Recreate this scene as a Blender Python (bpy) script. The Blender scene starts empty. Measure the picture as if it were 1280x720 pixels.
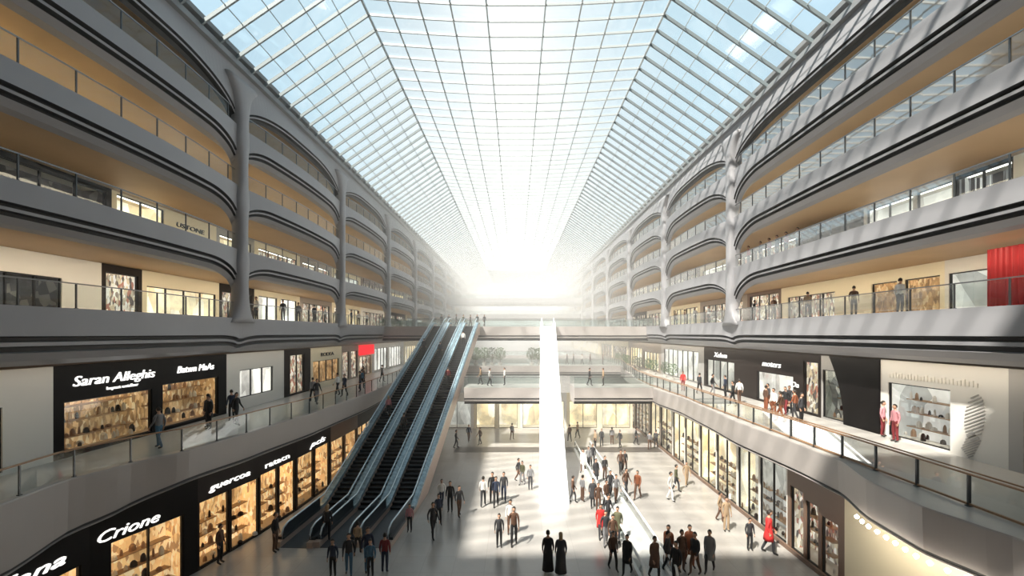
import bpy, bmesh, math, random
from mathutils import Vector, Matrix
random.seed(7)
PI = math.pi
S = bpy.context.scene
COL = S.collection
F = 560.0; EYE = 11.2; VX = 645.0; VY = 417.0
ORD = ['first','second','third','fourth','fifth','sixth','seventh','eighth','ninth','tenth','eleventh','twelfth','thirteenth','fourteenth','fifteenth','sixteenth']

# ------------------------------------------------------------------ materials
def newmat(name):
    m = bpy.data.materials.new(name); m.use_nodes = True
    nt = m.node_tree; nt.nodes.clear()
    return m, nt, nt.nodes.new('ShaderNodeOutputMaterial')
def pbr(name, col, rough=.5, metal=0., noise=0., nscale=3., bump=0., emit=None, es=0., spec=.5):
    m, nt, out = newmat(name)
    b = nt.nodes.new('ShaderNodeBsdfPrincipled')
    b.inputs['Base Color'].default_value = (*col, 1); b.inputs['Roughness'].default_value = rough
    b.inputs['Metallic'].default_value = metal; b.inputs['Specular IOR Level'].default_value = spec
    if noise or bump:
        tc = nt.nodes.new('ShaderNodeTexCoord'); n = nt.nodes.new('ShaderNodeTexNoise')
        n.inputs['Scale'].default_value = nscale; n.inputs['Detail'].default_value = 4
        nt.links.new(tc.outputs['Object'], n.inputs['Vector'])
        if noise:
            r = nt.nodes.new('ShaderNodeValToRGB')
            r.color_ramp.elements[0].position = .3; r.color_ramp.elements[1].position = .7
            r.color_ramp.elements[0].color = (*[c*(1-noise) for c in col], 1)
            r.color_ramp.elements[1].color = (*[min(1, c*(1+noise*.6)) for c in col], 1)
            nt.links.new(n.outputs['Fac'], r.inputs['Fac']); nt.links.new(r.outputs['Color'], b.inputs['Base Color'])
        if bump:
            bp = nt.nodes.new('ShaderNodeBump'); bp.inputs['Strength'].default_value = bump; bp.inputs['Distance'].default_value = .02
            nt.links.new(n.outputs['Fac'], bp.inputs['Height']); nt.links.new(bp.outputs['Normal'], b.inputs['Normal'])
    if emit:
        b.inputs['Emission Color'].default_value = (*emit, 1); b.inputs['Emission Strength'].default_value = es
    nt.links.new(b.outputs[0], out.inputs[0])
    return m
def glass(name, tint=(1,1,1), refl=.12, rough=.03, gcol=(1,1,1), fres=.7):
    m, nt, out = newmat(name)
    t = nt.nodes.new('ShaderNodeBsdfTransparent'); t.inputs[0].default_value = (*tint, 1)
    g = nt.nodes.new('ShaderNodeBsdfGlossy'); g.inputs['Roughness'].default_value = rough; g.inputs['Color'].default_value = (*gcol, 1)
    f = nt.nodes.new('ShaderNodeFresnel'); f.inputs[0].default_value = 1.35
    a = nt.nodes.new('ShaderNodeMath'); a.operation = 'MULTIPLY_ADD'; a.inputs[1].default_value = fres; a.inputs[2].default_value = refl*.4
    mx = nt.nodes.new('ShaderNodeMixShader')
    nt.links.new(f.outputs[0], a.inputs[0]); nt.links.new(a.outputs[0], mx.inputs[0])
    nt.links.new(t.outputs[0], mx.inputs[1]); nt.links.new(g.outputs[0], mx.inputs[2]); nt.links.new(mx.outputs[0], out.inputs[0])
    return m
def display(name, cols, es, sx=3.5, sz=1.1, thresh=None):
    """lit shop interior: a wall of goods, each patch one colour"""
    m, nt, out = newmat(name)
    tc = nt.nodes.new('ShaderNodeTexCoord'); mp = nt.nodes.new('ShaderNodeMapping')
    mp.inputs['Scale'].default_value = (sx, sx, sz)
    oi = nt.nodes.new('ShaderNodeObjectInfo')
    mu = nt.nodes.new('ShaderNodeMath'); mu.operation = 'MULTIPLY'; mu.inputs[1].default_value = 40
    v = nt.nodes.new('ShaderNodeTexVoronoi'); v.voronoi_dimensions = '4D'; v.inputs['Scale'].default_value = 1.0
    n = nt.nodes.new('ShaderNodeTexNoise'); n.noise_dimensions = '4D'; n.inputs['Scale'].default_value = .55; n.inputs['Detail'].default_value = 3
    nt.links.new(tc.outputs['Object'], mp.inputs[0]); nt.links.new(mp.outputs[0], v.inputs['Vector']); nt.links.new(tc.outputs['Object'], n.inputs['Vector'])
    nt.links.new(oi.outputs['Random'], mu.inputs[0]); nt.links.new(mu.outputs[0], v.inputs['W']); nt.links.new(mu.outputs[0], n.inputs['W'])
    sp = nt.nodes.new('ShaderNodeSeparateColor'); nt.links.new(v.outputs['Color'], sp.inputs[0])
    r = nt.nodes.new('ShaderNodeValToRGB'); r.color_ramp.interpolation = 'CONSTANT'
    k = len(cols)
    while len(r.color_ramp.elements) < k: r.color_ramp.elements.new(.5)
    for i, c in enumerate(cols):
        r.color_ramp.elements[i].position = i/k; r.color_ramp.elements[i].color = (*c, 1)
    nt.links.new(sp.outputs[0], r.inputs[0])
    r2 = nt.nodes.new('ShaderNodeValToRGB'); r2.color_ramp.elements[0].position = .35; r2.color_ramp.elements[1].position = .65
    r2.color_ramp.elements[0].color = (.45,.45,.45,1); r2.color_ramp.elements[1].color = (1.0,1.0,1.0,1)
    nt.links.new(n.outputs['Fac'], r2.inputs[0])
    mm = nt.nodes.new('ShaderNodeMix'); mm.data_type = 'RGBA'; mm.blend_type = 'MULTIPLY'; mm.inputs['Factor'].default_value = 1
    nt.links.new(r.outputs[0], mm.inputs[6]); nt.links.new(r2.outputs[0], mm.inputs[7])
    b = nt.nodes.new('ShaderNodeBsdfPrincipled'); b.inputs['Roughness'].default_value = .6
    nt.links.new(mm.outputs[2], b.inputs['Base Color']); nt.links.new(mm.outputs[2], b.inputs['Emission Color'])
    b.inputs['Emission Strength'].default_value = es
    nt.links.new(b.outputs[0], out.inputs[0])
    return m
def emis(name, col, s):
    m, nt, out = newmat(name); e = nt.nodes.new('ShaderNodeEmission')
    e.inputs[0].default_value = (*col, 1); e.inputs[1].default_value = s; nt.links.new(e.outputs[0], out.inputs[0]); return m

M = {}
M['concrete'] = pbr('white_concrete', (.31,.31,.33), .42, noise=.05, nscale=.6)
M['walkband'] = pbr('walkway_cladding', (.38,.35,.335), .4, noise=.05, nscale=.5)
M['groove'] = pbr('dark_groove', (.035,.036,.038), .6)
M['gutter'] = pbr('roof_gutter_metal', (.20,.21,.22), .5)
M['soffit'] = pbr('tan_soffit', (.52,.36,.21), .55, noise=.08, nscale=.4)
M['deckfloor'] = pbr('gallery_stone', (.42,.405,.385), .3, noise=.05)
M['blackwall'] = pbr('black_fascia_panel', (.008,.007,.007), .45, spec=.12)
M['darkwall'] = pbr('dark_brown_panel', (.022,.016,.014), .45, spec=.15)
M['brownwall'] = pbr('bronze_panel', (.16,.10,.07), .4)
M['whitewall'] = pbr('white_shop_panel', (.72,.70,.66), .4)
M['creamwall'] = pbr('cream_shop_panel', (.76,.68,.50), .45)
M['greywall'] = pbr('grey_shop_panel', (.36,.35,.34), .4)
M['taupewall'] = pbr('taupe_panel', (.28,.235,.20), .45)
M['red'] = pbr('red_banner_cloth', (.30,.008,.012), .6)
M['redlit'] = emis('red_lightbox', (1,.04,.05), 1.1)
M['frame'] = pbr('black_window_frame', (.03,.03,.032), .35, .6)
M['post'] = pbr('steel_post', (.10,.105,.11), .35, .8)
M['rail'] = pbr('steel_handrail', (.22,.23,.24), .3, .8)
M['wood'] = pbr('wooden_handrail', (.30,.17,.09), .35)
M['steel'] = pbr('brushed_steel', (.5,.55,.6), .28, .9)
M['glass'] = glass('balustrade_glass', (.84,.89,.88), .10, fres=.4)
M['shopglass'] = glass('shop_glass', (.93,.95,.94), .10)
M['roofglass'] = glass('roof_glass', (.96,.985,.99), 0., fres=.12)
M['bluedeck'] = pbr('blue_glass_deck', (.34,.47,.56), .25, .2, noise=.35, nscale=5, spec=.8)
M['bluerail'] = pbr('pale_blue_handrail', (.50,.62,.70), .25, .3)
M['step'] = pbr('black_step_metal', (.018,.02,.024), .4, .5)
M['stepedge'] = pbr('step_edge', (.06,.07,.08), .4, .5)
M['newel'] = pbr('dark_newel', (.025,.035,.045), .3, .3)
M['truss'] = pbr('taupe_truss_cladding', (.42,.33,.28), .4)
M['beam'] = pbr('grey_green_roof_beam', (.22,.265,.285), .5, .1)
M['purlin'] = pbr('pale_purlin', (.50,.55,.57), .45, .2)
M['wram'] = pbr('white_panel_sun_glow', (.95,.95,.95), .3, emit=(1,.995,.97), es=1.4)  # emission stands in for strong sun on the white ramp
M['white'] = pbr('white_metal', (.85,.85,.83), .3)
M['signwhite'] = emis('white_backlit_letters', (1,.98,.93), 1.5)
M['signblack'] = pbr('black_letters', (.02,.02,.02), .4)
M['lamp'] = emis('warm_shop_lamp', (1,.78,.45), 5.)
M['lampw'] = emis('white_shop_lamp', (1,.93,.82), 5.)
M['rowlamp'] = emis('row_lamp_glow', (1,.90,.74), 45)
M['interior'] = pbr('shop_interior', (.62,.50,.36), .6)
M['interiorw'] = pbr('pale_shop_interior', (.75,.72,.66), .6)
M['band'] = pbr('dark_floor_band', (.075,.065,.06), .35, noise=.1)
M['leaf'] = pbr('leaf_green', (.07,.13,.045), .5, noise=.4, nscale=6)
M['bark'] = pbr('bark', (.13,.09,.06), .8)
M['pot'] = pbr('planter', (.5,.48,.45), .5)
M['shelf'] = pbr('shelf_wood', (.34,.21,.11), .5)

D = {}
D['amber'] = display('amber_lit_display', [(.92,.58,.24),(.85,.50,.20),(.98,.68,.34),(.62,.34,.13),(.98,.76,.44),(.88,.55,.23),(.45,.24,.10)], 1.1, 7.0, 3.0)
D['gold'] = display('gold_lit_display', [(.62,.38,.16),(.42,.24,.10),(.75,.50,.24),(.30,.17,.07),(.55,.33,.14),(.85,.66,.38)], .6, 7.5, 3.2)
D['cream'] = display('cream_lit_display', [(.95,.86,.62),(.85,.72,.46),(.98,.93,.78),(.9,.8,.56),(.70,.58,.38)], 1.1, 1.2, .5)
D['white'] = display('white_lit_display', [(.95,.94,.90),(.85,.84,.80),(1,1,.97),(.95,.94,.90),(.60,.58,.55)], 1.0, 2.0, .4)
D['merch'] = display('busy_goods_display', [(.95,.90,.78),(.12,.10,.09),(.70,.60,.42),(.34,.28,.22),(.98,.96,.90),(.45,.20,.14),(.55,.50,.38)], .75, 8.0, 3.0)
D['dark'] = display('dim_shop_display', [(.05,.05,.055),(.03,.03,.035),(.08,.08,.08),(.045,.045,.05),(.22,.20,.18),(.03,.03,.03),(.05,.04,.04)], .25, 2.5, 2.)
D['green'] = display('green_grey_display', [(.20,.22,.19),(.34,.37,.33),(.12,.13,.12),(.60,.62,.56),(.26,.28,.25)], .45, 3.0, 1.0)
D['grey'] = display('pale_grey_display', [(.55,.56,.53),(.68,.69,.66),(.44,.45,.43),(.80,.80,.76)], .75, 1.4, .5)
D['stripe'] = display('striped_display', [(.85,.85,.85),(.06,.06,.07),(.35,.36,.38),(.05,.05,.06)], .5, 5.5, .08)

# floor stone
def floor_mat():
    m, nt, out = newmat('polished_limestone_floor')
    b = nt.nodes.new('ShaderNodeBsdfPrincipled'); b.inputs['Roughness'].default_value = .22
    tc = nt.nodes.new('ShaderNodeTexCoord'); br = nt.nodes.new('ShaderNodeTexBrick')
    br.offset = 0; br.inputs['Scale'].default_value = 1; br.inputs['Brick Width'].default_value = 1.5; br.inputs['Row Height'].default_value = 1.5
    br.inputs['Mortar Size'].default_value = .008
    br.inputs['Color1'].default_value = (.40,.38,.36,1); br.inputs['Color2'].default_value = (.425,.405,.38,1); br.inputs['Mortar'].default_value = (.32,.30,.285,1)
    nt.links.new(tc.outputs['Object'], br.inputs['Vector'])
    n = nt.nodes.new('ShaderNodeTexNoise'); n.inputs['Scale'].default_value = .5; n.inputs['Detail'].default_value = 5
    nt.links.new(tc.outputs['Object'], n.inputs['Vector'])
    mm = nt.nodes.new('ShaderNodeMix'); mm.data_type = 'RGBA'; mm.blend_type = 'MULTIPLY'; mm.inputs['Factor'].default_value = .3
    nt.links.new(br.outputs['Color'], mm.inputs[6]); nt.links.new(n.outputs['Fac'], mm.inputs[7])
    nt.links.new(mm.outputs[2], b.inputs['Base Color']); nt.links.new(b.outputs[0], out.inputs[0])
    return m
M['floor'] = floor_mat()

# ------------------------------------------------------------------ helpers
class MB:
    def __init__(s): s.v = []; s.f = []; s.m = []
    def add(s, vs, fs, mi=0):
        b = len(s.v); s.v += [tuple(p) for p in vs]
        for f in fs: s.f.append([b+i for i in f]); s.m.append(mi)
    def quad(s, a, b, c, d, mi=0): s.add([a,b,c,d], [(0,1,2,3)], mi)
    def box(s, x0, x1, y0, y1, z0, z1, mi=0):
        s.add([(x0,y0,z0),(x1,y0,z0),(x1,y1,z0),(x0,y1,z0),(x0,y0,z1),(x1,y0,z1),(x1,y1,z1),(x0,y1,z1)],
              [(0,3,2,1),(4,5,6,7),(0,1,5,4),(1,2,6,5),(2,3,7,6),(3,0,4,7)], mi)
    def bar(s, p, q, w, h, mi=0, up=(0,0,1)):
        """bar from p to q, w wide, h high, around its axis"""
        p = Vector(p); q = Vector(q); d = (q-p).normalized(); u = Vector(up)
        r = d.cross(u).normalized()*w/2; t = r.cross(d).normalized()*h/2
        vs = [p-r-t, p+r-t, p+r+t, p-r+t, q-r-t, q+r-t, q+r+t, q-r+t]
        s.add(vs, [(0,1,2,3),(7,6,5,4),(0,4,5,1),(1,5,6,2),(2,6,7,3),(3,7,4,0)], mi)
    def ring(s, rings, mi=0, caps=True):
        n = len(rings[0]); b = len(s.v)
        for r in rings: s.v += [tuple(p) for p in r]
        for i in range(len(rings)-1):
            for j in range(n):
                s.f.append([b+i*n+j, b+i*n+(j+1)%n, b+(i+1)*n+(j+1)%n, b+(i+1)*n+j]); s.m.append(mi)
        if caps:
            s.f.append([b+j for j in range(n)][::-1]); s.m.append(mi)
            s.f.append([b+(len(rings)-1)*n+j for j in range(n)]); s.m.append(mi)
    def tube(s, pts, r, n=8, mi=0):
        rings = []
        for i, p in enumerate(pts):
            p = Vector(p); d = (Vector(pts[min(i+1,len(pts)-1)])-Vector(pts[max(i-1,0)])).normalized()
            a = d.orthogonal().normalized() if abs(d.z) > .99 else d.cross(Vector((0,0,1))).normalized()
            c = d.cross(a); rr = r[i] if isinstance(r, (list,tuple)) else r
            rings.append([p + a*math.cos(t)*rr + c*math.sin(t)*rr for t in [2*PI*k/n for k in range(n)]])
        s.ring(rings, mi)
    def mesh(s, name, mats, smooth=False):
        me = bpy.data.meshes.new(name); me.from_pydata(s.v, [], s.f)
        for m in mats: me.materials.append(m)
        me.polygons.foreach_set('material_index', s.m)
        if smooth: me.polygons.foreach_set('use_smooth', [True]*len(s.f))
        me.update(); return me
    def build(s, name, mats, parent=None, smooth=False, loc=None):
        if not isinstance(mats, (list,tuple)): mats = [mats]
        return link(name, s.mesh(name, mats, smooth), parent, loc)
def link(name, me, parent=None, loc=None):
    o = bpy.data.objects.new(name, me); COL.objects.link(o)
    if parent: o.parent = parent
    if loc: o.location = loc
    return o
def empty(name, loc=(0,0,0), rz=0.):
    o = bpy.data.objects.new(name, None); COL.objects.link(o); o.location = loc; o.rotation_euler = (0,0,rz)
    o.empty_display_size = .2; return o
def tag(o, label=None, cat=None, group=None, kind=None):
    if label: o['label'] = label
    if cat: o['category'] = cat
    if group: o['group'] = group
    if kind: o['kind'] = kind
    return o
def struct(o): o['kind'] = 'structure'; return o
def lerp(a, b, t): return a+(b-a)*t
def interp(tab, y):
    if y <= tab[0][0]: return tab[0][1]
    for (a, u), (b, v) in zip(tab, tab[1:]):
        if y <= b:
            t = (y-a)/(b-a); t = t*t*(3-2*t)*.5 + t*.5
            return u+(v-u)*t
    return tab[-1][1]
def text(s, size, mat, parent, loc, shear=0., ext=.03, name='sign_lettering', width=None, bold=0.):
    c = bpy.data.curves.new('t', 'FONT'); c.body = s; c.size = size; c.shear = shear; c.extrude = ext; c.align_x = 'CENTER'; c.offset = 0
    c.resolution_u = 3
    o = bpy.data.objects.new('t', c); COL.objects.link(o)
    bpy.context.view_layer.update()
    me = bpy.data.meshes.new_from_object(o.evaluated_get(bpy.context.evaluated_depsgraph_get()))
    bpy.data.objects.remove(o); bpy.data.curves.remove(c)
    if width:
        xs = [v.co.x for v in me.vertices]; w = max(xs)-min(xs)
        for v in me.vertices: v.co.x *= width/w
    me.materials.clear(); me.materials.append(mat); me.name = name
    t = link(name, me, parent, loc); t.rotation_euler = (PI/2,0,0)
    return t

# ------------------------------------------------------------------ levels
W = 18.0
ZT = {2: 12.17, 3: 16.6, 4: 20.74, 5: 24.6}
ROOF0, ROOF1 = 26.9, 28.8
YN, YF = 1.0, 205.0
PER = 16.75
COLS = {-1: [29.2+PER*k for k in range(10)], 1: [37.3+PER*k for k in range(10)]}
def bow(side, y):
    c = COLS[side]; a = c[0]-(PER if side < 0 else 34)
    if y > c[-1]: return 0.
    for b in c:
        if y <= b:
            t = max(0, (y-a)/(b-a)); return .55*math.sin(PI*t)**.8 if 0 < t < 1 else 0
        a = b
    return 0
def droop(side, y, H, L):
    d = min(abs(y-c) for c in COLS[side]); d = max(0, d-.35)
    if d >= L: return 0
    return H*(1-math.sqrt(max(0, 1-((L-d)/L)**2)))
SN = {-1: 'left', 1: 'right'}
LV = {2: 'second', 3: 'third', 4: 'fourth', 5: 'fifth'}
trimn = [0]
def trim(mb, mats, smooth=False):
    trimn[0] += 1; return struct(mb.build('trim_%d' % trimn[0], mats, smooth=smooth))
def ysamples():
    ys = []; y = YN
    while y < 130: ys.append(y); y += .35 if y < 60 else .6
    while y < YF: ys.append(y); y += 2.
    return ys+[YF]
def sweep(side, prof, H, L, bowk=1.):
    """prof: (outward offset, z, droop weight, bow weight, material of the segment that follows)"""
    mb = MB(); ys = ysamples(); n = len(prof)
    for y in ys:
        dr = droop(side, y, H, L); bw = bow(side, y)*bowk
        for (xo, z, w, bwt, mi) in prof: mb.v.append((side*(W+xo-bw*bwt), y, z-dr*w))
    for i in range(len(ys)-1):
        for j in range(n-1):
            q = [i*n+j, (i+1)*n+j, (i+1)*n+j+1, i*n+j+1]
            mb.f.append(q if side < 0 else q[::-1]); mb.m.append(prof[j][4])
    return mb
for side in (-1, 1):
    for lv, zt in ZT.items():
        k = 1.3 if lv == 2 else 1.0
        sof = zt-1.6*k - (.1 if lv == 2 else 0)
        prof = [(9.0, zt-.02, 0, 0, 2), (0, zt-.02, 0, 1, 0), (0, zt+.03, 0, 1, 0), (-.04, zt+.03, 0, 1, 0), (0-.04, zt-.82*k, 1, 1, 1),
                (.22, zt-.86*k, 1, 1, 1), (.22, zt-.97*k, 1, 1, 0), (.05, zt-.99*k, 1, 1, 0), (.07, zt-1.10*k, 1, 1, 1),
                (.30, zt-1.13*k, 1, 1, 1), (.30, zt-1.26*k, 1, 1, 0), (.15, zt-1.29*k, 1, 1, 0), (.42, zt-1.52*k, 1, 1, 0), (.8, sof, 0, 1, 3), (9.0, sof, 0, 0, 3)]
        trim(sweep(side, prof, .22 if lv == 2 else (1.1 if side < 0 else 1.8), 2.2 if lv == 2 else (3.0 if side < 0 else 4.0)), [M['concrete'], M['groove'], M['deckfloor'], M['soffit']])
    # top beam with its arches
    prof = [(9, ROOF1, 0, 0, 2), (-.15, ROOF1, 0, 0, 2), (-.25, ROOF1-.45, 0, 0, 2), (0, ROOF1-.5, 0, 0, 0), (0, ROOF0, 1, .6, 1), (.22, ROOF0-.04, 1, .6, 1),
            (.22, ROOF0-.13, 1, .6, 0), (.05, ROOF0-.15, 1, .6, 0), (.07, ROOF0-.25, 1, .6, 1), (.35, ROOF0-.28, 1, .6, 1), (.45, ROOF0-.5, 1, .6, 3), (.9, ROOF0-.1, 0, 0, 3), (9, ROOF0-.1, 0, 0, 3)]
    trim(sweep(side, prof, 1.75, 6.0), [M['concrete'], M['groove'], M['gutter'], M['soffit']])
    # outer wall
    w = MB(); w.box(*sorted((side*26.9, side*27.2)), -6, YF+2, 0, 29.5)
    struct(w.build('wall_'+SN[side], M['taupewall']))
# pillars
def pillar(side, y, i):
    mb = MB(); rings = []
    z = 11.9
    while z <= 27.6:
        w = .40 + .95*math.exp(-(z-11.9)/.75) + 1.0*math.exp(-(27.3-z)/.9)
        for zt in (ZT[3], ZT[4], ZT[5]):
            w += .16*math.exp(-((z-zt+.9)/.8)**2)
        dx = .42; ring = []
        for k in range(16):
            t = 2*PI*k/16; c, s_ = math.cos(t), math.sin(t)
            ring.append((math.copysign(abs(c)**.6, c)*dx, math.copysign(abs(s_)**.6, s_)*w, z))
        rings.append(ring); z += .3
    mb.ring(rings)
    e = mb.build('facade_pillar', M['concrete'], smooth=True); e.location = (side*17.98, y, 0)
    tag(e, 'pale branching pillar on the %s facade, %s one from the camera' % (SN[side], ORD[i]), 'pillar', 'branching pillars of the galleries')
for side in (-1, 1):
    for i, y in enumerate(COLS[side]): pillar(side, y, i)

# ------------------------------------------------------------------ roof
RE = [(-10.5,33.9),(-8.7,33.76),(-6.6,33.62),(-4.45,33.5),(-2.0,33.42),(2.0,33.42),(4.45,33.5),(6.6,33.62),(8.7,33.76),(10.5,33.9)]
RS = [(-18.0,28.75)] + RE + [(18.0,28.75)]
ROOFY0 = 2.5
gm = MB()
for (a, za), (b, zb) in zip(RS, RS[1:]): gm.quad((a,ROOFY0,za+.1),(b,ROOFY0,zb+.1),(b,YF,zb+.1),(a,YF,za+.1))
ceil = struct(gm.build('ceiling', M['roofglass']))
def beam_mesh():
    mb = MB()
    for (a, za), (b, zb) in zip(RS, RS[1:]):
        slope = abs(zb-za) > 2
        mb.bar((a,0,za), (b,0,zb), .12 if slope else .09, .22 if slope else .16, 0 if slope else 1)  # flat bays paler: sky bloom put into the beam colour
    return mb.mesh('roof_beam', [M['beam'], M['purlin']])
bm_ = beam_mesh(); nb = 0; y = ROOFY0+.4; rest = MB()
while y < YF-1:
    nb += 1
    if nb <= 98: link('roof_beam', bm_, ceil, (0,y,0))
    else:
        for (a, za), (b, zb) in zip(RS, RS[1:]): rest.bar((a,y,za), (b,y,zb), .12, .2)
    y += 1.61
rest.build('roof_beam', M['beam'], ceil)['kind'] = 'stuff'
for k, (x, z) in enumerate(RE):
    big = abs(x) > 10
    p = MB(); p.bar((x,ROOFY0,z), (x,YF,z), .13 if big else .09, .16 if big else .12); p.build('roof_purlin', M['purlin'], ceil)
for s_ in (-1, 1):
    for t in (.2, .4, .6, .8):
        x = s_*lerp(18, 10.5, t); z = lerp(28.75, 33.9, t)+.06
        p = MB(); p.bar((x,ROOFY0,z), (x,YF,z), .04, .05); p.build('roof_purlin', M['purlin'], ceil)
# entrance block behind the camera; unseen solid roofs shaped to block the sun
eb = MB(); eb.box(-27.2,27.2,-6.3,-6,0,29.5); struct(eb.build('wall_back', M['taupewall']))
eb = MB(); eb.box(-27.2,27.2,-6,ROOFY0,34.2,34.6); eb.box(-27.2,-17.9,ROOFY0-1,YF+2,29.2,29.5); eb.box(17.9,27.2,ROOFY0-1,YF+2,29.2,29.5)
trim(eb, [M['gutter']])
eb = MB(); eb.box(-27.2,27.2,ROOFY0-.4,ROOFY0,33.9,34.6)
for s_ in (-1,1): eb.add([(s_*27.2,ROOFY0-.2,28.8),(s_*18,ROOFY0-.2,28.8),(s_*10.5,ROOFY0-.2,33.9),(s_*27.2,ROOFY0-.2,34.4)],[(0,1,2,3)])
trim(eb, [M['gutter']])

# ground floor
fm = MB(); fm.quad((-30,-6.3,0),(30,-6.3,0),(30,YF+2,0),(-30,YF+2,0)); struct(fm.build('floor', M['floor']))
fb = MB(); fb.box(-5.8,13.9,42.3,44.2,.0,.012); trim(fb, [M['band']])  # flat darker strip across the floor, in line with the nearest footbridge
# far glazed end
g = MB(); g.quad((-18,YF,0),(18,YF,0),(18,YF,28.75),(-18,YF,28.75)); g.add([(x,YF,z) for x,z in RS],[tuple(range(len(RS)))])
w1 = struct(g.build('window_1', M['roofglass']))
fr = MB()
for k in range(-8, 9): fr.box(k*2.2-.06,k*2.2+.06,YF-.15,YF,0,28.75+ (5.1 if abs(k)<5 else 0))
for z in (5.5,12,16.5,20.7,24.6,28.7): fr.box(-18,18,YF-.15,YF,z-.15,z+.15)
fr.build('window_frame', M['white'], w1)

# ------------------------------------------------------------------ middle gallery (level one) walkways
EDGE = {-1: [(1,15.6),(13.5,15.7),(15.9,16.0),(17.9,15.5),(20,14.6),(24,14.0),(29.7,13.3),(38.8,12.9),(50,13.2),(60,14.2),(75,16.6),(205,16.6)],
         1: [(1,13.0),(11.3,12.8),(12,12.6),(13.5,12.25),(15.7,12.45),(18.5,13.3),(20.9,13.35),(26.5,13.1),(31.7,13.4),(36.9,13.6),(42,13.1),(50,13.6),(60,15.0),(73,16.9),(205,16.9)]}
ZB = {-1: [(1,3.6),(14,3.6),(17,4.0),(20,4.5),(24,4.45),(205,4.45)], 1: [(1,4.45),(205,4.45)]}
for side in (-1, 1):
    mb = MB(); ys = [1+.5*i for i in range(180)]+[92+3*i for i in range(38)]+[YF]; n = 0
    for y in ys:
        e = interp(EDGE[side], y); zb = interp(ZB[side], y)
        pr = [(26.9, 6.0, 1), (e+.05, 6.0, 1), (e, 6.0, 0), (e-.02, 5.95, 0), (e+.03, zb+.25, 0), (e+.12, zb+.22, 2), (e+.12, zb+.12, 0), (e+.05, zb+.10, 0), (e+.2, zb, 3), (e+.35, 4.46, 3), (26.9, 4.46, 3)]
        n = len(pr)
        mb.v += [(side*x, y, z) for x, z, m in pr]
    for i in range(len(ys)-1):
        for j in range(n-1):
            q = [i*n+j, (i+1)*n+j, (i+1)*n+j+1, i*n+j+1]; mb.f.append(q if side < 0 else q[::-1]); mb.m.append([1,0,0,0,0,2,0,0,0,3,3][j])
    trim(mb, [M['walkband'], M['deckfloor'], M['groove'], M['darkwall']])

# ------------------------------------------------------------------ balustrades
def resample(pts, step):
    out = [Vector(pts[0])]; acc = 0
    for a, b in zip(pts, pts[1:]):
        a = Vector(a); b = Vector(b); L = (b-a).length; t = step-acc
        while t <= L: out.append(a+(b-a)*(t/L)); t += step
        acc = (acc+L) % step
    return out
post_cache = {}
def balustrade(pts, label, group, h=1.0, step=2.0, maxpost=60, railmat='rail', railw=.06, posts=True, postw=.05, gl='glass'):
    e = empty('glass_balustrade', pts[0]); o = Vector(pts[0]); tag(e, label, 'balustrade', group)
    P = [Vector(p)-o for p in pts]
    g = MB()
    for a, b in zip(P, P[1:]):
        d = (b-a); nrm = Vector((-d.y, d.x, 0)).normalized()*.008
        lo, hi = Vector((0,0,.06)), Vector((0,0,h-.05))
        g.add([a-nrm+lo, b-nrm+lo, b-nrm+hi, a-nrm+hi], [(0,1,2,3)])
    g.build('glass_panel', M[gl], e)
    r = MB()
    for a, b in zip(P, P[1:]): r.bar(a+Vector((0,0,h)), b+Vector((0,0,h)), railw, .05)
    r.build('handrail', M[railmat], e)
    if posts:
        key = (postw, h)
        if key not in post_cache:
            m = MB(); m.box(-postw/2,postw/2,-postw/2,postw/2,0,h-.02); m.box(-postw,postw,-postw,postw,0,.03); post_cache[key] = m.mesh('post', [M['post']])
        for p in resample(P, step)[:maxpost]: link('post', post_cache[key], e, tuple(p))
    return e
for side in (-1, 1):
    for lv, zt in ZT.items():
        pts = [(side*(W+.14-bow(side, y)), y, zt+.03) for y in [4+1.4*i for i in range(70)]+[103+5*i for i in range(20)]]
        balustrade(pts, 'clear glass balustrade along the %s gallery of the %s facade' % ({2:'lowest upper',3:'second upper',4:'third upper',5:'topmost'}[lv], SN[side]), 'glass balustrades of the upper galleries')
pts = [(-(interp(EDGE[-1], y)+.15), y, 6.0) for y in [3+.8*i for i in range(90)]+[76+4*i for i in range(32)]]
balustrade(pts, 'glass balustrade with brown handrail on the curved left walkway', 'walkway balustrades', 1.0, 1.9, 60, 'wood', .08)
def rback(y): return max(13.65, interp(EDGE[1], y)+.2) if y < 44 else interp(EDGE[1], y)+.2
pts = [(rback(y), y, 6.0) for y in [3+.8*i for i in range(90)]+[76+4*i for i in range(32)]]
rb = balustrade(pts, 'glass balustrade with double wooden handrail on the curved right walkway', 'walkway balustrades', .97, 1.75, 60, 'wood', .10, True, .07)
r = MB()
P = [Vector(p)-Vector(pts[0]) for p in pts]
for a, b in zip(P[:60], P[1:61]): r.bar(a+Vector((.28,0,.98)), b+Vector((.28,0,.98)), .06, .04)
for a, b in zip(P[:60], P[1:61]): r.bar(a+Vector((0,0,.07)), b+Vector((0,0,.07)), .07, .06)
r.build('inner_rail', M['wood'], rb)

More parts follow.
